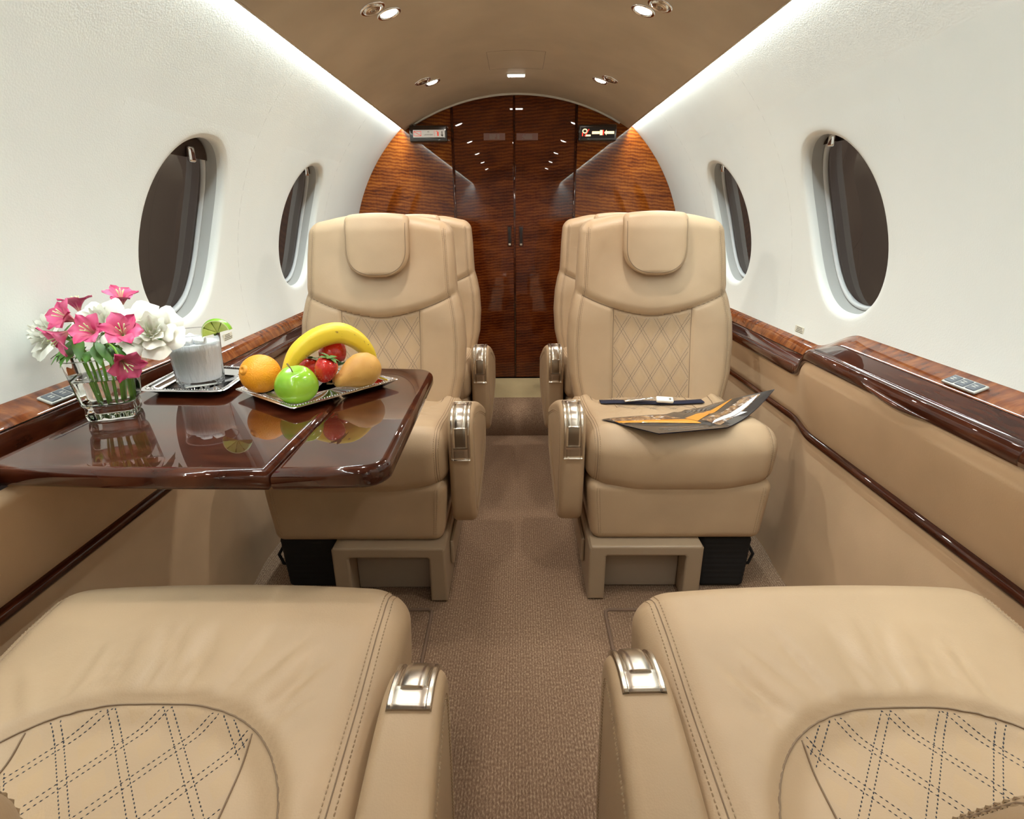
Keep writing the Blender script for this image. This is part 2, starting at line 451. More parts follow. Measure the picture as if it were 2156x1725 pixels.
window(3, 1, WINS[1][0], .90); window(4, 1, WINS[1][1], .88)

# floor
X0 = .875
V = [(-X0, YA, 0), (X0, YA, 0), (X0, 2.66, 0), (-X0, 2.66, 0), (-X0, YA, -.05), (X0, YA, -.05), (X0, 2.66, -.05), (-X0, 2.66, -.05)]
fl = struct(ob('floor', mesh('floor', V, [(0, 1, 2, 3), (4, 7, 6, 5), (0, 4, 5, 1), (2, 6, 7, 3), (0, 3, 7, 4), (1, 5, 6, 2)], False), 'carpet'), 'brown ribbed carpet along the aisle')
# carpeted step up to the rear floor
prof = [(2.655, 0), (2.652, .03), (2.655, .07), (2.672, .105), (2.70, .128), (2.74, .140), (2.80, .142), (2.86, .142)]
V = []
for x in np.linspace(-.80, .80, 9):
    for (y, z) in prof: V.append((x, y, z))
ob('step_riser', mesh('step_riser', V, gridfaces(9, len(prof))), 'carpet', fl)
V, Fc = box(0, 3.04, .07, 1.6, .42, .142, .004); ob('rear_floor', mesh('rear_floor', V, Fc, False), 'carpet_rear', fl)
for s in (1, -1):                       # bound edge of the carpet inset beneath the seats
    b = B(); b.add(*tube([(s*.80, 1.305, .001), (s*.262, 1.305, .001), (s*.252, 1.297, .001), (s*.25, 1.28, .001), (s*.248, .80, .001)], .0055, 6))
    ob('carpet_binding', b.mesh('carpet_binding'), 'carpet_binding', fl)

# ceiling panel (suspended arch) and its cove lights
CR, CZ = 1.14, .55                    # arch radius, centre
def ceil(x, y, d=0.): 
    a = math.asin(max(-.99, min(.99, x/CR))); return ((CR+d)*sin(a), y, CZ+(CR+d)*cos(a))
CXE = .598
b = B()
xs = np.linspace(-CXE, CXE, 61)
V = []
for y in (YA, 0, 1.5, YB):
    V += [ceil(x, y, 0) for x in xs]
b.add(V, [f[::-1] for f in gridfaces(4, 61)])
V = []
for y in (YA, YB): V += [ceil(x, y, .012) for x in xs]
b.add(V, gridfaces(2, 61))
ce = struct(ob('ceiling', b.mesh('ceiling'), 'ceiling'), 'tan arched ceiling panel')
for s in (1, -1):
    e = Vector(ceil(s*CXE, 0)); ex = e.x; ez = e.z
    b = B(); b.add(*tube([(ex+s*.001, YA, ez+.005), (ex+s*.001, YB, ez+.005)], .0058, 10)); ob('edge_lip', b.mesh('edge_lip'), 'ceiling', ce)
# rear edge of the arch
b = B(); b.add(*tube([Vector(ceil(x, YB-.012, -.002)) for x in np.linspace(-.55, .55, 50)], .007, 8)); ob('rear_edge', b.mesh('rear_edge'), 'ceil_trim', ce)
# seams of the access panel
for q in ([(-.115, 2.46), (-.115, 2.73)], [(.115, 2.46), (.115, 2.73)], [(-.115, 2.46), (.115, 2.46)], [(-.115, 2.73), (.115, 2.73)]):
    (xa, ya), (xb, yb) = q
    pts = [Vector(ceil(xa+(xb-xa)*k/12, ya+(yb-ya)*k/12, .0005)) for k in range(13)]
    b = B(); b.add(*tube(pts, .0013, 5)); ob('access_panel_seam', b.mesh('seam'), plain('seam_ceiling', (.30, .245, .18), .7), ce)
# upper fuselage above the arch closes the cove
V, Fc = grid(25, 2, lambda u, v: wallpt(1, YA+(YB-YA)*v, TH1+(pi-2*TH1)*u)); struct(ob('ceiling_cove', mesh('cove', V, Fc), 'wall'))
for s in (1, -1):
    lx0, lx1, lz = s*.6045, s*.6108, 1.5345
    t_ = empty('led_strip', (s*.61, .8, lz)); tag(t_, 'white LED cove strip along the %s edge of ceiling panel' % ('right' if s > 0 else 'left'), 'light strip', 'cove light strips')
    V = [(lx0, YA+.02, lz), (lx1, YA+.02, lz), (lx1, YB-.015, lz), (lx0, YB-.015, lz)]
    V = [Vector(v)-t_.location for v in V]
    me = mesh('emitter', V, [(0, 1, 2, 3) if s < 0 else (3, 2, 1, 0)], False)
    ob('emitter', me, 'led', t_)
    V, Fc = box(s*.6070-s*.61, (YA+YB)/2-.8, .0025, .0046, YB-YA-.05, .0022, .0006); ob('carrier', mesh('carrier', V, Fc, False), 'white_plastic', t_)

def frame_at(x, y):
    """matrix on the ceiling: local -z points down out of the panel"""
    p = Vector(ceil(x, y)); nrm = (p-Vector((0, y, CZ))).normalized()
    ty = Vector((0, 1, 0)); tx = ty.cross(nrm).normalized()
    mt = Matrix.Identity(4)
    for i in range(3): mt[i][0] = tx[i]; mt[i][1] = ty[i]; mt[i][2] = nrm[i]; mt[i][3] = p[i]
    return mt
bez_me = mesh('bezel', *lathe([(.036, .001), (.0365, -.002), (.035, -.0045), (.031, -.005), (.0275, -.0035), (.0262, .001), (.025, .006)], 36))
lens_me = mesh('lens', *lathe([(.0001, -.0058), (.010, -.0054), (.019, -.0040), (.0255, .0010)], 30))
ref_me = mesh('reflector', *lathe([(.0258, .0036), (.0265, .002), (.0275, -.002)], 30))
vent_me = mesh('nozzle', *lathe([(.0001, -.006), (.007, -.006), (.0085, -.0075), (.012, -.0075), (.014, -.005), (.019, -.008), (.023, -.0065), (.0262, .002)], 30))
core_me = mesh('core', *lathe([(.0001, -.0085), (.006, -.0082), (.0068, -.005)], 20))
def fixture(x, y, kind, label, visible=True):
    t_ = empty('reading_light' if kind == 'l' else 'air_vent'); t_.matrix_world = frame_at(x, y)
    tag(t_, label, 'light' if kind == 'l' else 'air vent', 'reading lights in ceiling' if kind == 'l' else 'air vents in ceiling')
    ob('bezel', bez_me, 'chrome', t_)
    if kind == 'l':
        ob('lens', lens_me, 'lamp', t_); ob('reflector', ref_me, 'chrome', t_)
        ld = D.lights.new('reading_lamp', 'SPOT'); ld.energy = SPOT_W*(1 if y > 1.5 else .75 if y > .5 else .06); ld.color = (1, .93, .84); ld.spot_size = math.radians(120); ld.spot_blend = .8; ld.shadow_soft_size = .03
        lo = D.objects.new('lamp', ld); COL.objects.link(lo); lo.parent = t_; lo.location = (0, 0, -.03)
    else:
        ob('nozzle', vent_me, 'steel', t_); ob('core', core_me, 'steel_dark', t_)
for s, sn in ((1, 'right'), (-1, 'left')):
    for y, pn in ((1.84, 'nearer the camera'), (2.685, 'nearer the wood bulkhead'), (1.0, 'above the table bay'), (.16, 'over the foreground seats'), (-.68, 'far forward in the cabin')):
        fixture(s*.362, y, 'l', 'lit chrome reading light in %s of ceiling, %s' % (sn, pn))
        fixture(s*.392, y-.075, 'v', 'round chrome air vent in %s of ceiling, %s' % (sn, pn))
t_ = empty('aisle_light'); t_.matrix_world = frame_at(0, 2.845); tag(t_, 'small lit rectangular lamp in ceiling centre before the bulkhead', 'light')
V, Fc = box(0, 0, 0, .088, .052, .008, .003); ob('frame', mesh('frame', V, Fc), 'ceil_trim', t_)
V, Fc = box(0, 0, -.003, .076, .040, .006, .002); ob('lens', mesh('lens', V, Fc), 'rect', t_)

# rear bulkhead: two fixed panels and a pair of doors
BX = -.012
def arch_z(x): return ZC+math.sqrt(max(0, (RC+.02)**2-(x-0)**2))
bk = struct(empty('wall_back', (0, YB, 0)), 'glossy figured wood rear bulkhead')
def panel(name, x0, x1, z0, mat, parent, y=YB, th=.03, inset=.0):
    n = 24; V = []
    X = np.linspace(x0, x1, n)
    rows = [(0, .010), (.004, .003), (.012, .0)]
    pts = [[], []]
    bm = bmesh.new()
    loop = [(x, z0) for x in X]+[(x, min(arch_z(x), 1.76)) for x in X[::-1]]
    vs_ = [bm.verts.new((x, y, z)) for x, z in loop]
    f = bm.faces.new(vs_)
    r_ = bmesh.ops.extrude_face_region(bm, geom=[f]); 
    bmesh.ops.translate(bm, vec=(0, th, 0), verts=[g for g in r_['geom'] if isinstance(g, bmesh.types.BMVert)])
    bm.normal_update()
    ed = [e for e in bm.edges if all(abs(v.co.y-y) < 1e-6 for v in e.verts)]
    bmesh.ops.bevel(bm, geom=ed, offset=.006, segments=3, affect='EDGES', profile=.6)
    me = D.meshes.new(name); bm.to_mesh(me); bm.free()
    me.polygons.foreach_set('use_smooth', [False]*len(me.polygons))
    return me
XL, XR = BX-.331, BX+.331
for (a, c) in ((-.95, XL-.0015), (XR+.0015, .95)):
    ob('side_panel', panel('side_panel', a, c, .13, M['wood_wall'], bk), 'wood_wall', bk).location = (0, -YB, 0)
V, Fc = box(0, YB+.06, .9, 1.9, .04, 1.9, .002); V = V-np.array([0, YB, 0]); ob('backing', mesh('backing', V, Fc, False), 'groove', bk)
for i, (a, c, s) in enumerate(((XL+.0015, BX-.002, -1), (BX+.002, XR-.0015, 1))):
    d = struct(empty('door_%d' % (i+1), ((a+c)/2, YB, .14)), 'glossy dark wood folding door with recessed handle')
    me = panel('door_leaf', a, c, .146, M['wood_door'], d); me.transform(Matrix.Translation(-d.location)); ob('leaf', me, 'wood_door', d)
    hx = BX+s*.033
    hp = atY(1073 if s < 0 else 1097, 497, YB-.002)
    V, Fc = box(hp.x-d.location.x, -.001, hp.z-d.location.z, .026, .008, .112, .0039, 3); ob('handle_rim', mesh('handle', V, Fc), 'wood_dark', d)
    V, Fc = box(hp.x-d.location.x, -.004, hp.z-d.location.z, .016, .006, .096, .0028, 3); ob('handle_well', mesh('handle_well', V, Fc), 'groove', d)
    V, Fc = box(hp.x-d.location.x, -.006, hp.z-.046-d.location.z, .014, .006, .012, .0025, 3); ob('handle_catch', mesh('handle_catch', V, Fc), 'chrome', d)
    q = atY(1041 if s < 0 else 1110, 288, YB)
    V, Fc = box(q.x-d.location.x, -.001, q.z-d.location.z, .115, .001, .034, .0004); 
    pm = plain('clear_placard%d' % i, (.20, .095, .075), .3, 0, .5); ob('placard', mesh('placard', V, Fc, False), pm, d)
    b = B()
    for r_ in range(4):
        for k in range(9):
            if random.random() < .85: b.add(*box(q.x-d.location.x-.024+k*.006, -.0018, q.z-d.location.z+.009-r_*.006, .0045, .0006, .0026, .0002, 1))
    ob('placard_lines', b.mesh('lines', False), 'p_grey', d)
# half-round beads where the panels meet
for x in (XL, XR):
    b = B(); b.add(*tube([(x, -.001, .15), (x, -.001, arch_z(x)-.02)], .0075, 10)); ob('bead', b.mesh('bead'), 'wood_dark', bk)
b = B(); b.add(*tube([(BX, .001, .15), (BX, .001, 1.72)], .006, 10)); ob('astragal', b.mesh('astragal'), 'wood_dark', bk)

# far (forward) end of the cabin, behind the camera
V, Fc = box(0, YA-.02, .85, 1.9, .04, 1.9, .004); struct(ob('wall_front', mesh('wall_front', V, Fc, False), 'wall'))

# lower sidewalls with ledges.  Near profile N, far profile Fp (x inward, z), blended along y
N = [(.926, .776), (.919, .770), (.912, .766), (.893, .760), (.880, .754), (.872, .7455)]
Fp = [(.921, .712), (.914, .706), (.908, .702), (.897, .694), (.889, .680), (.884, .670)]
N2 = [(.8705, .7445), (.866, .7435), (.84, .7395), (.815, .7365), (.8075, .7355), (.8055, .731), (.8025, .731), (.800, .735), (.794, .732), (.788, .722), (.7865, .711), (.789, .703), (.794, .700), (.82, .698)]
F2 = [(.883, .668), (.880, .664), (.872, .656), (.863, .650), (.860, .648), (.8585, .645), (.8565, .645), (.855, .647), (.850, .645), (.845, .636), (.8435, .627), (.8455, .618), (.850, .613), (.87, .611)]
UPN = [(.80, .702), (.793, .69), (.797, .66), (.812, .60), (.828, .54), (.838, .505), (.842, .488), (.846, .482)]
UPF = [(.858, .615), (.856, .605), (.858, .59), (.862, .56), (.866, .53), (.868, .505), (.870, .49), (.874, .485)]
RLN = [(.846, .486), (.838, .484), (.833, .477), (.833, .468), (.838, .461), (.846, .459)]
RLF = [(.874, .487), (.868, .485), (.864, .479), (.864, .471), (.868, .465), (.874, .463)]
LON = [(.848, .463), (.842, .458), (.842, .44), (.838, .30), (.832, .12), (.828, .0)]
LOF = [(.876, .467), (.872, .460), (.872, .44), (.868, .30), (.855, .12), (.845, .0)]
def blend(A, Bq, k): return [(a[0]*(1-k)+b_[0]*k, a[1]*(1-k)+b_[1]*k) for a, b_ in zip(A, Bq)]
def ysamples(y0, y1, ta, tb):
    ys = [y0]
    for y in np.linspace(ta-.01, tb+.01, 19):
        if y0 < y < y1: ys.append(float(y))
    ys.append(y1); return ys
def sweep(s, A, Bq, y0, y1, ta, tb, o=(0, 0, 0), cap=True, dz=0.):
    ys = ysamples(y0, y1, ta, tb); V = []; n = len(A)
    for y in ys:
        k = float(smooth(ta, tb, y))
        V += [(s*x-o[0], y-o[1], z+dz-o[2]) for x, z in blend(A, Bq, k)]
    Fc = gridfaces(len(ys), n)
    if s < 0: Fc = [f[::-1] for f in Fc]
    if cap:
        Fc.append(tuple(range(n)) if s > 0 else tuple(range(n))[::-1]); e = (len(ys)-1)*n; Fc.append(tuple(e+i for i in range(n))[::-1] if s > 0 else tuple(e+i for i in range(n)))
    return V, Fc
def closeprof(A, dx=.0, dz=-.03):
    return A+[(A[-1][0], A[-1][1]+dz), (A[0][0]+.004, A[-1][1]+dz)]
for s, sn in ((1, 'right'), (-1, 'left')):
    ta, tb = (1.45, 1.645) if s > 0 else (1.39, 1.585)
    tp0, tp1 = ta, tb
    w_ = wr if s > 0 else wl
    V, Fc = sweep(s, UPN if s > 0 else [(.80, .687), (.793, .680)]+UPN[2:], UPF, YA, YB, tp0, tp1, cap=False); ob('upper_panel', mesh('upper_panel', V, Fc), 'leather_panel', w_)
    V, Fc = sweep(s, LON, LOF, YA, YB, tp0, tp1, cap=False); ob('lower_panel', mesh('lower_panel', V, Fc), 'leather_panel', w_)
    rl = struct(empty('trim_%d' % (1 if s < 0 else 2), (s*.85, .8, .47)), 'thin dark wood rail along lower sidewall')
    V, Fc = sweep(s, RLN, RLF, YA, YB, tp0, tp1, o=rl.location); ob('rail', mesh('rail', V, Fc), 'wood_dark', rl)
    lg = empty('side_ledge', (s*.87, .8, .70)); tag(lg, 'glossy dark wood side ledge along the %s wall' % sn, 'ledge')
    V, Fc = sweep(s, N, Fp, YA, YB, ta, tb, o=lg.location, cap=False); ob('back_band', mesh('band', V, Fc), 'wood_band', lg)
    secs = [(YA, .790), (.7935, 3.25)] if s > 0 else [(YA, .735), (1.345, 3.25)]
    for (y0, y1) in secs:
        V, Fc = sweep(s, closeprof(N2), closeprof(F2), y0, y1, ta, tb, o=lg.location); ob('ledge_rail', mesh('ledge_rail', V, Fc), 'wood_dark', lg)
    if s < 0:                             # open pocket where the table has been swung out
        V, Fc = box(s*.845-lg.location.x, 1.04-.8, .655-.70, .06, .62, .01, .002); ob('table_pocket', mesh('pocket', V, Fc), 'groove', lg)
        V, Fc = box(s*.872-lg.location.x, 1.04-.8, .70-.70, .006, .62, .085, .002); ob('pocket_side', mesh('pocket_side', V, Fc), 'wood_dark', lg)
    else:
        # lens shaped finger pull on the rail
        n = 40; Vv = []
        for k in range(n+1):
            u = k/n; y = .985+.225*u; hgt = .017*sin(pi*u)**.8
            for q in range(9):
                v = q/8; zz = .7155-.012*(1-u) - hgt*v; bul = .0085*sin(pi*v)**.7*sin(pi*u)**.5
                Vv.append((.7885-bul-.0005, y, zz+.004))
        V = [Vector(v)-lg.location for v in Vv]; ob('finger_pull', mesh('finger_pull', V, gridfaces(n+1, 9)), 'wood_dark', lg)
    b = B()
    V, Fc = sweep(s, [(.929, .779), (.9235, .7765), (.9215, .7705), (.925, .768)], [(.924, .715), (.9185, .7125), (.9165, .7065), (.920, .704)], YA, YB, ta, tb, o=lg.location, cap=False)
    ob('edge_dark_strip', mesh('edge_strip', V, Fc), plain('edge_strip_%s' % sn, (.06, .045, .035), .4), lg)  # thin dark strip along the joint of ledge and wall
    # switch panel
    if s > 0: cs = Vector((.886, 1.045, .7605)); 
    else: cs = Vector((-.886, 1.005, .7605))
    sw = empty('switch_panel', cs); sw.rotation_euler = (0, (math.radians(26) if s > 0 else math.radians(-26))*-1, 0)
    sw.rotation_euler = (0, -math.radians(24)*s, 0)
    tag(sw, 'grey three-button switch panel on the %s ledge' % sn, 'switch')
    V, Fc = box(0, 0, 0, .030, .086, .006, .0025, 3); ob('frame', mesh('frame', V, Fc), 'switch_frame', sw)
    for k in (-1, 0, 1):
        V, Fc = box(0, k*.0275, .0022, .0235, .0235, .006, .0025, 3); bo = ob('button', mesh('button', V, Fc), 'button', sw)
        b = B()
        for q in (-.0025, .0025): b.add(*box(s*-q, k*.0275, .0054, .0022, .010, .0005, .0002, 1))
        ob('marking', b.mesh('marking', False), 'switch_frame', bo)
    # small placard on the wall
    pc = (1.766, .727) if s > 0 else (1.700, .729)
    th = math.asin((pc[1]+.0-ZC)/RC)
    pl = empty('wall_placard', wallpt(s, pc[0], th, -.0008)); tag(pl, 'small cream placard with fine print low on the %s wall' % sn, 'placard')
    V, Fc = box(0, 0, 0, .001, .056, .024, .0004, 1); ob('card', mesh('card', V, Fc, False), 'paper', pl)
    b = B()
    for r_ in range(4):
        y = -.022+ (.006 if r_ in (0, 1) else 0)
        while y < .020-(.006 if r_ in (0, 1) else 0):
            L = random.choice((.003, .0045, .006)); b.add(*box(-s*.0006, y+L/2, .0075-r_*.005, .0004, L, .0024, .0001, 1)); y += L+.0018
    ob('print', b.mesh('print', False), 'ink', pl)

# illuminated sign boxes on the bulkhead
def sign(cx_, cy_, w, h):
    c = atY(cx_, cy_, YB-.020); return c
def put(parent, name, V, Fc, mat): return ob(name, mesh(name, V, Fc, False), mat, parent)
c = sign(903, 283, 0, 0); sg = empty('lavatory_sign', c); tag(sg, 'white no-smoking lavatory sign in dark box, left of the doors', 'sign')
V, Fc = box(0, -.004, 0, .200, .046, .080, .008, 3); ob('housing', mesh('housing', V, Fc), 'sign_box', sg)
V, Fc = box(.004, -.0265, 0, .168, .004, .036, .0015); ob('face', mesh('face', V, Fc), 'sign_white', sg)
b = B()
for (a, z, wx, wz) in ((-.056, .0105, .040, .002), (-.056, -.0105, .040, .002), (-.075, 0, .002, .023), (-.037, 0, .002, .023)): b.add(*box(a, -.029, z, wx, .001, wz, .0003, 1))
V, Fc = box(0, 0, 0, .042, .001, .0022, .0003, 1); R_ = np.array(Matrix.Rotation(math.radians(28), 3, 'Y')); b.add(np.asarray(V)@R_.T+np.array([-.056, -.029, 0]), Fc)
put(sg, 'no_smoking_symbol', b.v, b.f, 'sign_red'); b = B()
b.add(*box(.052, -.029, -.002, .008, .001, .020, .0008, 1)); b.add(*box(.047, -.029, .011, .010, .001, .0025, .0005, 1)); b.add(*box(.034, -.029, 0, .0012, .001, .028, .0002, 1))
put(sg, 'extinguisher_symbol', b.v, b.f, 'sign_red')
b = B(); b.add(*box(.074, -.029, .002, .004, .001, .018, .0005, 1)); b.add([(.067, -.0295, -.006), (.081, -.0295, -.006), (.074, -.0295, -.0155)], [(0, 1, 2)])
put(sg, 'arrow', b.v, b.f, 'ink')
for txt, z, sz in (('IN', .008, .009), ('LAVATORY', -.006, .0095)):
    me = textmesh(txt, sz); me.transform(Matrix.Translation((.002, -.0292, z))@Matrix.Rotation(pi/2, 4, 'X')); ob('lettering', me, 'ink', sg)
c = sign(1257, 281, 0, 0); sg = empty('seat_belt_sign', c); tag(sg, 'lit no-smoking and fasten-belt sign in dark box, right of the doors', 'sign')
V, Fc = box(0, -.004, 0, .200, .046, .080, .008, 3); ob('housing', mesh('housing', V, Fc), 'sign_box', sg)
V, Fc = box(0, -.0265, 0, .178, .003, .052, .0012); ob('face', mesh('face', V, Fc), 'groove', sg)
b = B()
b.add(*tube([(-.068+.011*cos(a), -.029, .008+.009*sin(a)) for a in np.linspace(0, 2*pi, 20)], .0026, 5)); b.add(*box(-.052, -.029, -.013, .030, .001, .008, .001, 1))
b.add(*box(-.010, -.029, 0, .040, .001, .013, .003, 1)); b.add(*box(.018, -.029, 0, .014, .001, .024, .003, 1)); b.add(*box(.064, -.029, 0, .044, .001, .013, .003, 1))
b.add([(.034, -.029, 0), (.046, -.029, .013), (.046, -.029, -.013)], [(0, 1, 2)])
put(sg, 'lit_symbols', b.v, b.f, 'sign_lit')
b = B(); V, Fc = box(0, 0, 0, .040, .001, .005, .0005, 1); R_ = np.array(Matrix.Rotation(math.radians(-58), 3, 'Y')); b.add(np.asarray(V)@R_.T+np.array([-.057, -.0295, 0]), Fc)
b.add(*box(-.080, -.0295, -.008, .006, .001, .016, .001, 1)); put(sg, 'red_slash', b.v, b.f, 'sign_litred'); b = B(); b.add(*box(.029, -.0295, 0, .006, .001, .024, .001, 1)); put(sg, 'red_buckle', b.v, b.f, 'sign_litred')

# ------------------------------------------------------------------ aircraft seats
# local frame: seat faces -y, aisle (armrest) side at -x, y=0 at cushion front
def crease(x, y):
    v = noise.noise(Vector((math.atan2(y-.46, x)*9, math.hypot(x, y-.46)*5, 3.1)))
    w_ = noise.noise(Vector((math.atan2(y-.46, x)*13, math.hypot(x, y-.46)*4, 9.7)))
    return .55*v-.60*math.exp(-(v/.07)**2)-.35*math.exp(-(w_/.06)**2)
class Part:
    def __init__(s, name, me, mat, subs=(), loc=(0, 0, 0)): s.name, s.me, s.mat, s.subs, s.loc = name, me, mat, list(subs), loc
DA, DB, DY = .207, .256, .50
def inD(x, y): return (abs(x)/DA)**2.6+(abs(np.minimum(y, DY)-DY)/DB)**2.6     # <1 inside the inset
def make_cushion():
    V, Fc = rbox(.272, .275, .10, .062, 64, 64, 18, 6)
    x, y, z = V[:, 0].copy(), V[:, 1]+.275, V[:, 2].copy()
    tz = (z+.10)/.20                              # 0 bottom .. 1 top
    top = interp(y, [0, .06, .13, .24, .40, .55], [.510, .524, .520, .503, .488, .482])+.010*(1-(x/.272)**2)
    bot = .318+.030*smooth(.10, .27, np.abs(x))
    Z = bot+(top-bot)*tz
    Y = y+.012*(1-tz)*(1-smooth(0, .3, y))+.010*(np.abs(x)/.272)**3*(1-smooth(0, .3, y))-.012*np.sin(np.pi*np.clip(tz, 0, 1))*(1-smooth(0, .2, y))
    X = x*(1-.02*(1-tz))
    topf = smooth(.55, .9, tz)
    d = inD(X, y)
    Z -= topf*.024*(1-smooth(.70, 1.20, d))
    g = np.exp(-((d-1)/.05)**2)*.004*topf; Z -= g
    cr = np.array([crease(a, b_) for a, b_ in zip(X, y)])
    ang = smooth(.0, .2, np.abs(y-.0))
    Z += topf*.0058*cr*smooth(1.0, 1.3, d)*(1-smooth(1.9, 3.2, d))*(1-smooth(.17, .215, np.abs(X)))
    for sx_ in (-.240, .240):
        gx = np.exp(-((X-sx_)/.0055)**2)*.0028
        Z -= gx*topf; Y += gx*(1-smooth(.0, .05, y))*(1-topf)
    V = np.stack([X, Y, Z], 1); return V, Fc
def make_quilt(fn, region, x0, x1, y0, y1, nx, ny, px, py, phase=(0, 0), amp=.0045, ins=.0):
    """puffed diamond panel on surface fn(x,y)->(point, normal); returns panel and thread line mesh"""
    gx = np.linspace(x0, x1, nx); gy = np.linspace(y0, y1, ny)
    off = .0052/px
    def h(a, b_):
        best = 1
        for sg_ in (1, -1):
            u = a/px+sg_*b_/py+phase[0 if sg_ > 0 else 1]; fr_ = abs(u-round(u))
            best = min(best, abs(fr_-off)*px*.85, )
        return amp*(1-math.exp(-(best/.010)**1.5))
    V = []; keep = []
    for a in gx:
        for b_ in gy:
            p, n_ = fn(a, b_); V.append(Vector(p)+Vector(n_)*(h(a, b_)-.0012)); keep.append(region(a, b_))
    Fc = [f for f in gridfaces(nx, ny) if all(keep[i] for i in f)]
    used = sorted({i for f in Fc for i in f}); mp_ = {o: k for k, o in enumerate(used)}
    V = [V[i] for i in used]; Fc = [tuple(mp_[i] for i in f) for f in Fc]
    tree = bvh(V, Fc); b = B()
    for sg_ in (1, -1):
        us = [a/px+sg_*b_/py+phase[0 if sg_ > 0 else 1] for a in (x0, x1) for b_ in (y0, y1)]
        for k in range(math.floor(min(us)), math.ceil(max(us))+1):
            for o_ in (-off, off):
                u = k+o_; run = []
                for b_ in np.linspace(y0, y1, 120):
                    a = (u-phase[0 if sg_ > 0 else 1]-sg_*b_/py)*px
                    if x0 <= a <= x1 and region(a, b_): run.append(Vector(fn(a, b_)[0]))
                    else:
                        if len(run) > 3: stitches(b, tree, run, .0054, .88, .0011, .0007)
                        run = []
                if len(run) > 3: stitches(b, tree, run, .0054, .88, .0011, .0007)
    return V, Fc, b
PIV = Vector((0, .47, .44))
def back_hw(z): return interp(z, [.40, .46, .55, .65, .74, .80, .835, .88, .96, 1.03, 1.10], [.246, .265, .286, .292, .286, .274, .263, .260, .256, .251, .246])
def back_y(z): return interp(z, [.40, .50, .65, .80, .95, 1.10], [.462, .482, .516, .548, .578, .606])
BZ0, BZ1 = .405, 1.088
def seam_z(x): return .752+.078*(np.abs(x-.01)/.262)**1.7
def make_back():
    V, Fc = rbox(.292, .065, (BZ1-BZ0)/2, .045, 72, 4, 100, 6)
    x, y, z = V[:, 0], V[:, 1], V[:, 2]+(BZ0+BZ1)/2
    hw = back_hw(z); X = x/.292*hw+.01
    fr_ = smooth(.0, .05, -y)                       # front side
    Y = back_y(z)+.065+y
    xn = np.abs(x)/.292
    Y -= fr_*(.020*(1-xn**2.2)*0+.014*smooth(.35, .85, xn)*(1-smooth(.72, .84, z)))    # bolsters stand proud
    Y -= fr_*.010*np.exp(-((z-.80)/.06)**2)*(1-xn**2)                                # roll of the yoke
    zs = seam_z(X)
    Y += fr_*(np.exp(-((z-zs)/.006)**2)*.006)
    Y -= fr_*.008*smooth(.0, .03, z-zs)*(1-smooth(.06, .2, z-zs))
    m_ = (z < zs)
    for q in (-.136, .136):
        Y += fr_*m_*np.exp(-((X-.01-q)/.005)**2)*.005
    Y += fr_*m_*.008*(1-smooth(.125, .145, np.abs(X-.01)))
    for q in (1, -1):
        Y += fr_*np.exp(-((x-q*.262)/.0045)**2)*.0022
    # shoulders fall away from the centre of the top edge
    Z = z-.022*smooth(.4, 1, xn)*smooth(.95, 1.09, z)
    return np.stack([X, Y, Z], 1), Fc
def make_head(surf):
    hx, hz = .109, .104
    V, Fc = rbox(hx, .024, hz, .020, 22, 2, 22, 5)
    x, y, z = V[:, 0].copy(), V[:, 1], V[:, 2]
    t_ = np.clip((-.0-z)/hz, 0, 1)
    x = x*np.maximum(.06, (1-t_**2.7))**(1/2.5)
    Zt = z+.993
    X = x+.01
    base = back_y(Zt)-.005
    roll = smooth(.045, .10, z)
    Y = base+y*1.0-.008-.004*(1-(x/hx)**2)+.010*roll
    Zt = Zt-.008*(np.abs(x)/hx)**2*smooth(.05, .1, z)
    top_back = smooth(.06, .1, z)*smooth(0, .02, y)
    Y = Y+top_back*.03
    return np.stack([X, Y, Zt], 1), Fc
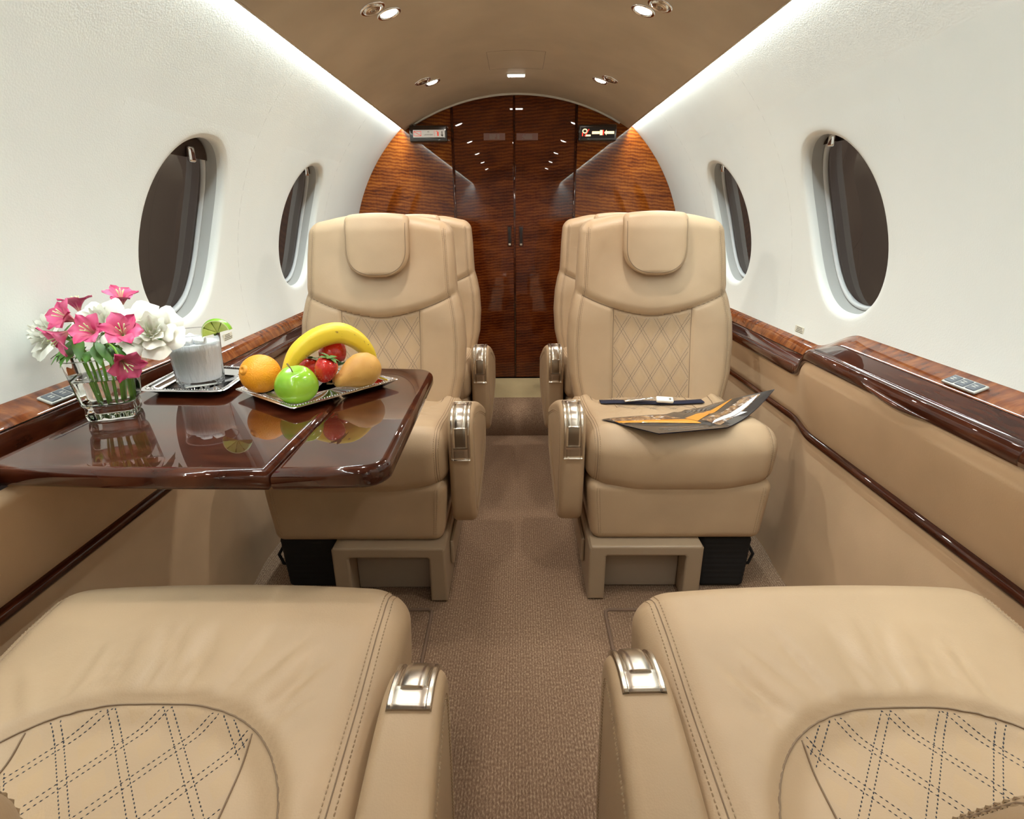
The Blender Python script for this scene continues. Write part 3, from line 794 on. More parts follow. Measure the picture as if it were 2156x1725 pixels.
def make_seat_parts():
    parts = []
    # cushion
    V, Fc = make_cushion(); tr = bvh(V, Fc)
    def fn(a, b_):
        r_ = tr.ray_cast(Vector((a, b_, .8)), Vector((0, 0, -1))); 
        if r_[0] is None: return (a, b_, .47), (0, 0, 1)
        return r_[0], Vector((0, 0, 1))
    reg = lambda a, b_: (abs(a) < .128+.0*b_) and inD(a, b_) < .985 and b_ < .50
    qv, qf, qb = make_quilt(fn, reg, -.13, .13, .225, .50, 100, 104, .068, .086, (.35, .1), .0016)
    st = B(); sm = B()
    for q in (-.240, .240):
        line = [Vector((q, y, .60)) for y in np.linspace(.50, .06, 30)]+[Vector((q, .0-.03, z)) for z in np.linspace(.50, .34, 14)]
        prj = []
        for p in line:
            if p.z > .55: r_ = tr.ray_cast(Vector((p.x, p.y, .8)), Vector((0, 0, -1)))
            else: r_ = tr.ray_cast(Vector((p.x, -.2, p.z)), Vector((0, 1, 0)))
            if r_[0] is not None: prj.append(r_[0])
        seamline(sm, tr, prj, .0010, .0000)
        for o_ in (-.0085, .0085):
            stitches(st, tr, [p+Vector((o_, 0, 0)) for p in prj], .0062, .7, .0008)
    # seam around the inset and its side wings
    pts = []
    for k in range(90):
        a = pi*k/89; ex = math.copysign(abs(cos(a))**(2/2.6), cos(a)); ey = abs(sin(a))**(2/2.6)
        pts.append(fn(DA*ex, DY-DB*ey)[0])
    seamline(sm, tr, pts, .0011, .0007)
    for q in (-1, 1):
        pts = [fn(q*(.130), y)[0] for y in np.linspace(.281, .5, 30)]; seamline(sm, tr, pts, .0009, .0012)
    parts.append(Part('seat_cushion', mesh('seat_cushion', V, Fc), 'leather', [
        Part('quilted_insert', mesh('quilted_insert', qv, qf), 'leather_quilt'),
        Part('quilt_stitching', qb.mesh('quilt_stitching', False), 'thread_blue'),
        Part('edge_stitching', st.mesh('edge_stitching', False), 'thread'),
        Part('seam', sm.mesh('seam'), 'seam')]))
    # skirt
    V, Fc = rbox(.262, .21, .095, .03, 20, 8, 10, 4); V = V+np.array([0, .222, .277])
    V[:, 0] *= 1-.035*smooth(.30, .18, V[:, 2]) if False else 1
    V[:, 0] *= np.where(V[:, 2] < .25, .965, 1)+0*V[:, 0] if False else 1-.05*smooth(0, 1, (.36-V[:, 2])/.18)
    tr2 = bvh(V, Fc); st = B()
    for q in (-.236, .236):
        for o_ in (-.005, .005): stitches(st, tr2, [Vector((q*(1-.05*min(1, (.36-z)/.18))+o_, .0, z)) for z in np.linspace(.36, .20, 12)], .0062, .7, .0008)
    parts.append(Part('skirt', mesh('skirt', V, Fc), 'leather', [Part('skirt_stitching', st.mesh('skirt_stitching', False), 'thread')]))
    # pedestal: an inverted U in plan front view with a set-back panel
    UL = [(-.256, .003), (-.207, .003), (-.207, .148), (-.203, .152), (.020, .152), (.024, .148), (.024, .003), (.073, .003), (.073, .178), (.067, .186), (-.250, .186), (-.256, .178)]
    bm = bmesh.new(); vs_ = [bm.verts.new((x, -.022, z)) for x, z in UL]; f = bm.faces.new(vs_)
    r_ = bmesh.ops.extrude_face_region(bm, geom=[f]); bmesh.ops.translate(bm, vec=(0, .50, 0), verts=[g for g in r_['geom'] if isinstance(g, bmesh.types.BMVert)])
    bmesh.ops.recalc_face_normals(bm, faces=bm.faces)
    bmesh.ops.bevel(bm, geom=[e for e in bm.edges if all(v.co.y < -.02 for v in e.verts)], offset=.007, segments=3, affect='EDGES', profile=.5)
    base_me = D.meshes.new('base'); bm.to_mesh(base_me); bm.free()
    V, Fc = box(-.0915, .25, .078, .23, .42, .148, .006, 2)
    rail_ = B(); rail_.add(*box(-.262, .16, .105, .010, .16, .08, .003, 2))
    parts.append(Part('base', base_me, 'plastic', [Part('recess_panel', mesh('recess', V, Fc), 'plastic_dark'), Part('side_plate', rail_.mesh('side_plate'), 'plastic')]))
    # armrest: slab with rounded front top corner
    def prof():
        P_ = []
        ctl = [(.44, .455), (.30, .520), (.20, .556), (.13, .574), (.095, .577), (.065, .570), (.043, .553), (.031, .528), (.028, .50), (.030, .45), (.034, .38), (.040, .31), (.048, .262), (.062, .232), (.085, .216), (.115, .212), (.20, .225), (.32, .262), (.41, .31), (.445, .37), (.452, .42)]
        n_ = len(ctl)
        for i in range(n_):                        # closed Catmull-Rom
            p0, p1, p2, p3 = [Vector(ctl[(i+k) % n_]) for k in (-1, 0, 1, 2)]
            for q in range(6):
                t_ = q/6
                P_.append(.5*((2*p1)+(p2-p0)*t_+(2*p0-5*p1+4*p2-p3)*t_*t_+(3*p1-p0-3*p2+p3)*t_**3))
        return P_
    PR = prof(); n_ = len(PR)
    nr = []
    for i in range(n_):
        t_ = (PR[(i+1) % n_]-PR[i-1]).normalized(); nr.append(Vector((t_.y, -t_.x))*1)
    cen = sum(PR, Vector((0, 0)))/n_
    for i in range(n_):
        if nr[i].dot(PR[i]-cen) < 0: nr[i] = -nr[i]
    AX = -.307; HWA = .040; R_ = .017
    def hwid(yy): return HWA*(.88+.30*min(1, max(0, (yy-.03)/.4)))
    V = []; cols = []
    sect = [(-1, 9)]
    offs = []
    for k in range(7): a = pi/2*k/6; offs.append((-1+0, R_*(1-sin(a)), R_*(1-cos(a))))
    # (side, inset of outline, x inset)
    rows = [(-1, R_+.035, 0.0), (-1, R_+.010, 0.)]+[(-1, R_*(1-sin(pi/2*k/6)), R_*(1-cos(pi/2*k/6))) for k in range(0, 7)]
    rows = rows+[(1, a, b_) for (_, a, b_) in rows[::-1]]
    for i in range(n_):
        for (sd, ins_, xi) in rows:
            p = PR[i]-nr[i]*ins_
            V.append((AX+sd*(hwid(PR[i].x)-xi), p.x, p.y))
    nrw = len(rows); Fc = gridfaces(n_, nrw, True)
    Fc.append(tuple(i*nrw for i in range(n_))[::-1]); Fc.append(tuple(i*nrw+nrw-1 for i in range(n_)))
    tr3 = bvh(V, Fc); st = B()
    for ins_ in (.030, .036):
        pts = [Vector((AX-hwid(PR[i].x)-.0, *(PR[i]-nr[i]*ins_))) for i in range(n_)]; stitches(st, tr3, pts, .0058, .72, .0007)
    # bezel strip along the outline from top to front
    i0 = min(range(n_), key=lambda i: (PR[i]-Vector((.128, .574))).length); i1 = min(range(n_), key=lambda i: (PR[i]-Vector((.0305, .440))).length)
    idx = list(range(i0, i1+1))
    def strip(ia, ib, xa, xb, lift, base_, bow=0.):
        Vv = []; ii = idx[int(ia*(len(idx)-1)):int(ib*(len(idx)-1))+1]; m_ = 7
        for i in ii:
            for q in range(m_):
                f = q/(m_-1); e = min(f, 1-f)*2; p = PR[i]+nr[i]*(base_+(lift-base_)*min(1, e*3.2)+bow*(1-(2*f-1)**2)); Vv.append((AX+xa+(xb-xa)*f, p.x, p.y))
            # under side
            for q in (1, 0): p = PR[i]+nr[i]*(base_-.003); Vv.append((AX+(xa if q == 0 else xb), p.x, p.y))
        k_ = m_+2; ff = gridfaces(len(ii), k_, False, True); ff.append(tuple(range(k_))[::-1]); ff.append(tuple((len(ii)-1)*k_+q for q in range(k_)))
        return Vv, ff
    bz = B(); BWX = .0275
    bz.add(*strip(0, 1, -BWX, -BWX+.0085, .0045, -.0005)); bz.add(*strip(0, 1, BWX-.0085, BWX, .0045, -.0005))
    bz.add(*strip(0, .14, -BWX, BWX, .0042, -.0005)); bz.add(*strip(.90, 1, -BWX, BWX, .0050, -.0005))
    V2, F2_ = strip(.12, .64, -.0185, .0185, .0050, .0005, .0012)
    V3, F3_ = strip(.10, .93, -.0195, .0195, .0008, -.002)
    parts.append(Part('armrest', mesh('armrest', V, Fc), 'leather', [
        Part('lever_bezel', bz.mesh('lever_bezel'), 'steel'), Part('recline_lever', mesh('recline_lever', V2, F2_), 'steel'),
        Part('lever_well', mesh('lever_well', V3, F3_), 'steel_dark'), Part('arm_stitching', st.mesh('arm_stitching', False), 'thread')]))
    # backrest
    V, Fc = make_back(); tr4 = bvh(V, Fc)
    def fnb(a, b_):
        r_ = tr4.ray_cast(Vector((a, 0, b_)), Vector((0, 1, 0)))
        if r_[0] is None: return (a, back_y(b_), b_), (0, -1, 0)
        return r_[0], Vector((0, -1, 0))
    reg = lambda a, b_: abs(a-.01) < .1345 and b_ < seam_z(a)-.004
    qv, qf, qb = make_quilt(fnb, reg, -.1255, .1455, .42, .80, 92, 120, .070, .113, (.12, .62), .0022)
    st = B(); sm = B()
    def along(xf, z0, z1, k=50):
        return [fnb(xf(z), z)[0] for z in np.linspace(z0, z1, k)]
    for q in (1, -1):
        for o_ in (-.005, .005):
            stitches(st, tr4, along(lambda z: q*(back_hw(z)*.262/.292+o_)+.01, .44, 1.045), .0062, .7, .0008)
        seamline(sm, tr4, along(lambda z: q*back_hw(z)*.262/.292+.01, .44, 1.05), .0009, 0)
        seamline(sm, tr4, along(lambda z: q*.136+.01, .43, float(seam_z(.146)), 30), .0012, 0)
    seamline(sm, tr4, [fnb(x, float(seam_z(x)))[0] for x in np.linspace(-.235, .255, 70)], .0014, 0)
    hv, hf = make_head(None); tr5 = bvh(hv, hf); hs = B()
    pts = []
    for k in range(60):
        a = pi*k/59; ex = math.copysign(abs(cos(a))**(2/2.6), cos(a)); ey = abs(sin(a))**(2/2.6)
        r_ = tr5.ray_cast(Vector((.01+.100*ex, 0, .993-.094*ey)), Vector((0, 1, 0)))
        if r_[0] is not None: pts.append(r_[0])
    for sx_ in (): pass
    if pts:
        a0 = [tr5.ray_cast(Vector((pts[0].x, 0, z)), Vector((0, 1, 0)))[0] for z in np.linspace(1.07, 1.0, 8)]
        a1 = [tr5.ray_cast(Vector((pts[-1].x, 0, z)), Vector((0, 1, 0)))[0] for z in np.linspace(1.0, 1.07, 8)]
        seamline(hs, tr5, [p for p in a0+pts+a1 if p is not None], .0012, .0002)
    sub = [Part('headrest', mesh('headrest', hv, hf), 'leather'), Part('headrest_piping', hs.mesh('headrest_piping'), 'seam'),
           Part('quilted_panel', mesh('quilted_panel', qv, qf), 'leather_quilt'), Part('quilt_stitching', qb.mesh('quilt_stitching', False), 'thread_blue'),
           Part('edge_stitching', st.mesh('edge_stitching', False), 'thread'), Part('seam', sm.mesh('seam'), 'seam')]
    bp = Part('backrest', mesh('backrest', V, Fc), 'leather', sub, PIV)
    for q in [bp]+sub: q.me.transform(Matrix.Translation(-PIV))
    parts.append(bp)
    return parts
PA = make_seat_parts()
def mirror(parts):
    out = []
    for p in parts:
        me = p.me.copy(); me.transform(Matrix.Scale(-1, 4, (1, 0, 0))); me.flip_normals()
        out.append(Part(p.name, me, p.mat, mirror(p.subs), (-p.loc[0], p.loc[1], p.loc[2])))
    return out
PB = mirror(PA)
def seat(parts, loc, rz, label, recline=0., near=None):
    t_ = empty('aircraft_seat', loc, (0, 0, rz)); tag(t_, label, 'seat', 'beige leather cabin seats')
    for p in parts:
        o = ob(p.name, p.me, p.mat, t_, p.loc)
        if p.name == 'backrest': o.rotation_euler = (-recline, 0, 0)
        if near and p.name == 'armrest': o.location = near          # armrest slid back
        if near and p.name == 'seat_cushion': o.scale = (1.065, 1, 1)
        for q in p.subs:
            so = ob(q.name, q.me, q.mat, o)
            if 'stitching' in q.name: so['kind'] = 'stuff'
    return t_
seat(PA, (.462, 1.372, 0), 0, 'beige quilted leather seat facing the camera, with brochure lying on it')
seat(PB, (-.466, 1.362, 0), 0, 'beige quilted leather seat facing the camera behind the fruit and table')
seat(PA, (.462, 2.122, 0), 0, 'beige leather seat at the rear right, mostly hidden, before the bulkhead')
seat(PB, (-.460, 2.117, 0), 0, 'beige leather seat at the rear left, mostly hidden, before the bulkhead')
seat(PB, (.465, .766, 0), pi+math.radians(1.5), 'large beige leather seat seen from behind, right foreground', math.radians(2.8), (.010, .112, -.045))
seat(PA, (-.460, .770, 0), pi, 'large beige leather seat seen from behind, left foreground', math.radians(6.3), (-.022, .150, -.045))

# ------------------------------------------------------------------ folding table
TZ = .725
tb_ = empty('folding_table', (-.5, 1.04, TZ-.034)); tag(tb_, 'glossy dark mahogany folding table swung out from left ledge', 'table')
def leaf(poly, name):
    bm = bmesh.new(); vs_ = [bm.verts.new((x, y, TZ-.034)) for x, y in poly]; f = bm.faces.new(vs_)
    if f.normal.z < 0: f.normal_flip()
    bm.normal_update()
    r_ = bmesh.ops.extrude_face_region(bm, geom=[f]); bmesh.ops.translate(bm, vec=(0, 0, .034), verts=[g for g in r_['geom'] if isinstance(g, bmesh.types.BMVert)])
    bmesh.ops.recalc_face_normals(bm, faces=bm.faces)
    ed = [e for e in bm.edges if abs(e.verts[0].co.z-e.verts[1].co.z) < 1e-6]
    top = [e for e in ed if e.verts[0].co.z > TZ-.01]; bot = [e for e in ed if e.verts[0].co.z < TZ-.01]
    bmesh.ops.bevel(bm, geom=top, offset=.014, segments=5, affect='EDGES', profile=.5)
    bot = [e for e in bm.edges if e.is_valid and all(abs(v.co.z-(TZ-.034)) < 1e-6 for v in e.verts)]
    bmesh.ops.bevel(bm, geom=bot, offset=.009, segments=3, affect='EDGES', profile=.5)
    me = D.meshes.new(name); bm.to_mesh(me); bm.free(); me.transform(Matrix.Translation(-tb_.location))
    for p in me.polygons: p.use_smooth = p.area < .02
    return me
SPL = -.372
def arc(cx_, cy_, r_, a0, a1, n=7): return [(cx_+r_*cos(math.radians(a0+(a1-a0)*k/(n-1))), cy_+r_*sin(math.radians(a0+(a1-a0)*k/(n-1)))) for k in range(n)]
outer = [(SPL+.0018, .733)]+arc(-.243, .785, .045, -95, -8)+arc(-.255, 1.275, .050, 2, 85)+[(SPL+.0018, 1.335)]
inner = [(-.835, .752), (-.60, .738), (SPL-.0018, .733), (SPL-.0018, 1.335), (-.60, 1.338), (-.835, 1.335)]
ob('outer_leaf', leaf(outer, 'outer_leaf'), 'wood_table', tb_); ob('inner_leaf', leaf(inner, 'inner_leaf'), 'wood_table', tb_)
V, Fc = box(-.585+.5, 0, -.0105, .36, .05, .020, .004); ob('support_arm', mesh('support_arm', V, Fc), 'steel_dark', tb_)

# ------------------------------------------------------------------ things on the table
def tray(corners, label, name='serving_tray', rc=.012):
    """shallow tray from four table-top corners (outer rim)"""
    P = [Vector(c) for c in corners]; c = sum(P, Vector())/4; c.z = TZ
    t_ = empty(name, c)
    tag(t_, label, 'tray', 'silver trays')
    def outline(f, rr):
        pts = []
        for i in range(4):
            p0, p1, p2 = P[i-1]-c, P[i]-c, P[(i+1) % 4]-c
            p0, p1, p2 = [Vector((q.x, q.y, 0)) for q in (p0, p1, p2)]
            a = (p0-p1).normalized(); b_ = (p2-p1).normalized(); corner = p1-p1.normalized()*f*1.35
            for k in range(7):
                t2 = k/6; q = corner+a*rr*(1-t2)**2+b_*rr*t2**2; pts.append(q)
        return pts
    rings = [(0, .0150, rc), (.0005, .0165, rc), (.003, .0168, rc), (.015, .0150, rc*.9), (.018, .0120, rc*.85), (.024, .0040, rc*.8), (.028, .0022, rc*.8)]
    V = []; n = 28
    for f, z, rr in rings:
        V += [(q.x, q.y, z) for q in outline(f, rr)]
    Fc = gridfaces(len(rings), n, False, True); k0 = (len(rings)-1)*n; Fc.append(tuple(k0+i for i in range(n)))
    V += [(q.x, q.y, .0005) for q in outline(.026, rc*.8)]; k1 = len(rings)*n; Fc.append(tuple(k1+i for i in range(n))[::-1])
    for i in range(n): Fc.append((i, k1+i, k1+(i+1) % n, (i+1) % n))
    ob('dish', mesh('dish', V, Fc), 'tray', t_)
    pts = outline(.0075, rc); pts = resample([Vector((q.x, q.y, .0172)) for q in pts+pts[:1]], .0058)
    b = B()
    for p in pts:
        V, Fc = lathe([(.0001, .0018), (.0012, .0012), (.0017, 0)], 6); b.add([Vector(v)+p for v in V], Fc)
    o = ob('beaded_rim', b.mesh('beaded_rim'), 'tray', t_); o['kind'] = 'stuff'
    return t_
tf = tray([atZ(492, 820, TZ+.015), atZ(617, 862, TZ+.015), atZ(842, 799, TZ+.015), atZ(700, 772, TZ+.015)], 'silver beaded tray holding the fruit on the table')
td = tray([atZ(284, 824, TZ+.015), atZ(470, 826, TZ+.015), atZ(540, 775, TZ+.015), atZ(395, 768, TZ+.015)], 'silver beaded tray under the iced drink', rc=.03)
ZT = TZ+.0024
def local(pts, o): return [Vector(p)-o for p in pts]
# orange
c = atY(546, 782, 1.085); R_ = .0405; c.z = ZT+R_-.0005
og = empty('orange', c); tag(og, 'bright navel orange at the left end of the fruit tray', 'orange')
V, Fc = lathe([(R_*sin(a)*(1+.0*sin(a)), -R_*cos(a)) for a in np.linspace(.001, pi-.001, 24)], 40); V = [(x, y, z*.98) for x, y, z in V]
ob('peel', mesh('peel', V, Fc), 'orange', og)
nv = ray(515, 793)*-1; nd = (atY(514, 791, 1.085-.03)-c).normalized()
V, Fc = lathe([(.0115, -.0012), (.009, .0025), (.006, .0038), (.0042, .0034), (.0036, .0012), (.0001, .0004)], 16)
q = Vector((0, 0, 1)).rotation_difference(nd).to_matrix(); V = [q@Vector(v)+nd*(R_-.001) for v in V]; ob('navel', mesh('navel', V, Fc), 'orange_navel', og)
# apple
R_ = .0405; c = atZ(627, 853, ZT); c = Vector((c.x, c.y+.012, ZT))
ap = empty('apple', c); tag(ap, 'shiny green apple at the front of the fruit tray', 'apple')
pf = []
for a in np.linspace(.001, pi-.001, 30):
    rr = R_*1.03*(sin(a)**.92)*(1+.06*cos(a)*-1*-1); zz = R_*.93*(1-cos(a))
    zz += -.010*math.exp(-((pi-a)/.42)**2)+.006*math.exp(-(a/.4)**2); pf.append((rr, zz))
mn = min(z for _, z in pf)
V, Fc = lathe([(r_, z-mn) for r_, z in pf], 40, lambda a, z: 1+.018*cos(5*a)*(z > .02)); V = [Matrix.Rotation(math.radians(14), 3, 'X')@Vector(v) for v in V]
mnz = min(v.z for v in V); V = [v-Vector((0, 0, mnz)) for v in V]
ob('skin', mesh('skin', V, Fc), 'apple', ap)
tp = Matrix.Rotation(math.radians(14), 3, 'X')@Vector((0, 0, R_*1.86-.012-mn)); tp.z -= mnz
ob('stem', mesh('stem', *tube([tp+Vector((0, 0, -.004)), tp+Vector((-.003, -.001, .008)), tp+Vector((-.009, -.003, .020))], [.0013, .0011, .0017], 6)), 'stem', ap)
# banana
yb = 1.118
key = [(577, 834, -.032, .0064), (580, 812, -.032, .0074), (589, 784, -.028, .0125), (612, 748, -.010, .0195), (655, 718, .014, .0226), (700, 708, .034, .0226), (735, 722, .050, .0205), (760, 746, .060, .016), (773, 768, .066, .010), (778, 782, .068, .006)]
pts = [atY(x, y, yb+d) for x, y, d, r_ in key]; rad = [k[3] for k in key]
def spl(P, n=6):
    out = []
    for i in range(len(P)-1):
        p0, p1, p2, p3 = P[max(i-1, 0)], P[i], P[i+1], P[min(i+2, len(P)-1)]
        for q in range(n):
            t_ = q/n; out.append(.5*((2*p1)+(p2-p0)*t_+(2*p0-5*p1+4*p2-p3)*t_*t_+(3*p1-p0-3*p2+p3)*t_**3))
    out.append(P[-1]); return out
sp = spl(pts); sr = [v[0] for v in spl([Vector((r_, 0)) for r_ in rad])]
ctr = sp[len(sp)//2]; o0 = Vector((ctr.x, ctr.y, ZT)); bn = empty('banana', o0); tag(bn, 'curved yellow banana arching over the other fruit', 'banana')
V, Fc = tube(local(sp, o0), sr, 20)
N_ = len(sp)
V2 = []
for i in range(N_):
    cc = sp[i]-o0
    for k in range(20):
        d = V[i*20+k]-cc; V2.append(cc+d*(1+.065*cos(5*2*pi*k/20)))
ng = 12
me = mesh('skin', V2, Fc); ob('skin', me, 'banana', bn); me.materials.append(M['banana_green']); me.materials.append(M['banana_tip'])
for p in me.polygons:
    i = min(p.vertices)//20
    if i < 3: p.material_index = 2
    elif i < 13: p.material_index = 1
    elif i >= N_-2: p.material_index = 2
# pear lying on its side
pc = atY(765, 783, 1.135); R_ = .037
ax = (atY(712, 823, 1.085)-pc); ax.z = -.012; ax.normalize()
base = Vector((pc.x, pc.y, ZT+R_-.001))
pe = empty('pear', (base.x, base.y, ZT)); tag(pe, 'golden brown pear lying at the right end of the fruit tray', 'pear')
pp = [(.0001, -.036), (.012, -.0365), (.022, -.032), (.031, -.022), (.0365, -.006), (.037, .006), (.034, .020), (.027, .034), (.020, .046), (.0155, .056), (.0135, .064), (.010, .071), (.0001, .074)]
V, Fc = lathe(pp, 30); q = Vector((0, 0, 1)).rotation_difference(ax).to_matrix()
V = [q@Vector(v)+Vector((0, 0, R_)) for v in V]; mnz = min(v.z for v in V); V = [v-Vector((0, 0, mnz)) for v in V]
ob('skin', mesh('skin', V, Fc), 'pear', pe)
tp = ax*.072+Vector((0, 0, R_-mnz)); ob('stem', mesh('stem', *tube([tp, tp+ax*.008+Vector((0, 0, .001)), tp+ax*.018+Vector((.0, .0, .006))], [.002, .0017, .0022], 6)), 'stem', pe)
# strawberries
def strawberry(c, axis, L, Rm, label):
    t_ = empty('strawberry', c); tag(t_, label, 'strawberry', 'strawberries on the fruit tray')
    axis = Vector(axis).normalized(); q = Vector((0, 0, 1)).rotation_difference(axis).to_matrix()
    pr_ = [(.0001, .5), (.55, .47), (.86, .36), (1.0, .18), (.97, -.02), (.82, -.22), (.58, -.38), (.30, -.48), (.0001, -.52)]
    pr_ = [(r_*Rm, z*L) for r_, z in pr_]; pv = [Vector((r_, z)) for r_, z in pr_]; ps = spl(pv, 4)
    V, Fc = lathe([(max(1e-4, p.x), p.y) for p in ps], 28); tr = bvh(V, Fc)
    ob('flesh', mesh('flesh', [q@Vector(v) for v in V], Fc), 'berry', t_)
    b = B()
    for i in range(110):
        z = (-.47+.88*(i+.5)/110)*L; a = i*2.39996
        h_ = tr.find_nearest(Vector((cos(a)*Rm*1.1, sin(a)*Rm*1.1, z)))
        if h_[0] is None: continue
        V, Fc = lathe([(.0001, .0007), (.0007, .0003), (.0009, -.0004)], 5); qq = Vector((0, 0, 1)).rotation_difference(h_[1]).to_matrix()
        b.add([q@(qq@Vector((v[0]*.8, v[1]*1.2, v[2]))+h_[0]) for v in V], Fc)
    o = ob('seeds', b.mesh('seeds'), 'seed', t_); o['kind'] = 'stuff'
    for k in range(7):
        a = k*2*pi/7+.3; d = Vector((cos(a), sin(a), 0)); sd = Vector((-sin(a), cos(a), 0)); V = []
        for i in range(6):
            u = i/5; w_ = Rm*.26*sin(pi*min(1, u*.88+.12))
            mid = d*(Rm*1.05*u)+Vector((0, 0, L*.5+.0015+Rm*(.10*u-.30*u*u)+(.25*Rm*u if k % 2 else 0)))
            for j in (-1, 0, 1): V.append(q@(mid+sd*w_*j+Vector((0, 0, .0012*abs(j)))))
        ob('leaf', mesh('sepal', V, gridfaces(6, 3)), 'leaf', t_)
    return t_
s1 = atZ(694, 764, ZT+.042); strawberry(s1, (.12, -.45, -.80), .070, .0300, 'large red strawberry right under the arch of the banana')
s2 = atZ(690, 814, ZT+.026); strawberry(s2, (.35, .10, .90), .052, .0225, 'red strawberry between green apple and pear')
s3 = atZ(650, 776, ZT+.036); strawberry(s3, (.15, .30, .90), .058, .0240, 'red strawberry half hidden behind the green apple')

def solid(root, names):
    V = []; Fc = []
    for o in root.children:
        if o.name.split('.')[0] in names:
            k = len(V); V += [v.co+root.location for v in o.data.vertices]; Fc += [tuple(i+k for i in p.vertices) for p in o.data.polygons]
    return V, Fc
def settle(root, names, others, dirs, step=.0015, n=40):
    V, Fc = solid(root, names); best = None
    for d in [Vector(q).normalized() for q in dirs]:
        for i in range(n):
            if best is not None and i*step >= best[0]: break
            t_ = bvh([v+d*(i*step) for v in V], Fc)
            if not any(t_.overlap(q) for q in others): best = (i*step, d); break
    if best is None: return
    root.location = Vector(root.location)+best[1]*best[0]
    V = [v+best[1]*best[0] for v in V]; drop = 0.
    while drop < .08 and not any(bvh([v-Vector((0, 0, drop+.001)) for v in V], Fc).overlap(q) for q in others): drop += .001
    if drop < .08: root.location.z -= drop             # let it come to rest
    V, Fc = solid(root, names); others.append(bvh(V, Fc))
obst = [bvh(*solid(tf, ('dish', 'beaded_rim')))]
berries = [o for o in COL.objects if o.name.startswith('strawberry')]
HZ = [(cos(a), sin(a), z) for a in np.linspace(0, 2*pi, 17)[:-1] for z in (0, .25, .6)]
UPW = [(0, 0, 1), (0, .3, 1), (.2, .2, 1), (-.2, .2, 1)]
settle(og, ('peel', 'navel'), obst, UPW); settle(ap, ('skin',), obst, UPW+[(1, -.3, 0), (1, 0, .2), (.5, -1, 0), (1, .4, 0)])
settle(pe, ('skin', 'stem'), obst, UPW+[(1, .3, 0), (1, 1, 0), (1, .6, .2)])
for q in (berries[1], berries[2]): settle(q, ('flesh', 'leaf', 'seeds'), obst, [(0, 1, 0), (0, 1, .3), (.4, 1, 0), (-.4, 1, 0), (0, -1, 0), (0, 0, 1), (1, 0, .2), (.2, .3, 1)])
settle(berries[0], ('flesh', 'leaf', 'seeds'), obst, [(0, 0, 1), (.3, 0, 1), (-.3, 0, 1), (0, .5, 1), (0, 1, .3), (0, 1, 0), (0, -.3, 1)])
settle(bn, ('skin',), obst, [(0, 1, 0), (0, 1, .2), (.2, 1, 0), (-.2, 1, 0), (0, .4, 1), (.15, .3, 1), (-.15, .3, 1), (0, 0, 1)], .002, 50)
# drinking glass with iced water
gc = atZ(416, 816, ZT); gc.y += .02; gc.z = ZT
gl_ = empty('drinking_glass', gc); tag(gl_, 'frosty cut-glass tumbler of iced water on the small tray', 'glass')
GH, R0, R1 = .121, .0475, .0545
def flute(a, z): return 1+(.014*cos(20*a) if z < GH*.62 else 0)
pf = [(.0001, .0006), (R0*.86, .0006), (R0*.97, .004), (R0, .010), (R0+.001, .03), ((R0+R1)/2-.001, GH*.56), ((R0+R1)/2+.0005, GH*.64), (R1-.0004, GH*.95), (R1, GH)]
V = []
n = 100
for k in range(n):
    a = 2*pi*k/n
    for i, (r_, z) in enumerate(pf):
        f = flute(a, z) if 2 <= i <= 5 else 1
        V.append((r_*f*cos(a), r_*f*sin(a), z))
ob('tumbler', mesh('tumbler', V, gridfaces(n, len(pf), True)), 'thin_glass', gl_)
ob('rim', mesh('rim', *tube([Vector((R1*cos(2*pi*k/60), R1*sin(2*pi*k/60), GH)) for k in range(61)], .0010, 6)), 'glass', gl_)
RI = lambda z: np.interp(z, [.016, .03, GH*.56, GH], [R0-.0062, R0-.0037, (R0+R1)/2-.0032, R1-.0028])+.0005
V, Fc = lathe([(.0001, .0135)]+[(float(RI(z)), z) for z in (.0165, .03, .05, .07, .085, .098)]+[(.0001, .098)], 48); ob('iced_water', mesh('iced_water', V, Fc), 'ice', gl_)
for k in range(8):
    a = k*2.4; r_ = .012+.020*((k*.37) % 1); V, Fc = rbox(.011, .011, .009, .004, 2, 2, 2, 3)
    mt = Matrix.Translation((r_*cos(a), r_*sin(a), .098+.003*(k % 3)))@Matrix.Rotation(k*1.1, 4, 'X')@Matrix.Rotation(k*.7, 4, 'Z')
    ob('ice_cube', mesh('ice_cube', [mt@Vector(v) for v in V], Fc), 'ice', gl_)
# lime wedge on the rim
lc = atY(453, 690, gc.y-.02); li = empty('lime_wedge', lc); tag(li, 'green lime wedge hooked on the rim of the tumbler', 'lime')
RL = .031
def limept(r_, a, w_): return Vector((r_*cos(a), w_, r_*sin(a)))
mt = Matrix.Rotation(math.radians(-14), 3, 'Y')@Matrix.Rotation(math.radians(14), 3, 'Z')
V, Fc = grid(30, 9, lambda u, v: mt@(limept(RL*(1-.10*(2*v-1)**2), pi*u, (v-.5)*.026)-Vector((0, 0, .012)))); ob('rind', mesh('rind', V, Fc), 'lime_skin', li)
for sgn in (-1, 1):
    V, Fc = grid(30, 4, lambda u, v: mt@(limept(RL*.905*(.93+.07*v), pi*u, sgn*.0128)-Vector((0, 0, .012)))); ob('pith', mesh('pith', V, Fc), 'lime_pith', li)
    for k in range(4):
        a0, a1 = pi*(k+.05)/4, pi*(k+.95)/4
        V, Fc = grid(10, 6, lambda u, v: mt@(limept(RL*.84*(.06+.94*v), a0+(a1-a0)*u, sgn*(.0118*(.12+.88*v)+.0008*sin(pi*u)))-Vector((0, 0, .012)))); ob('segment', mesh('segment', V, Fc), 'lime_flesh', li)

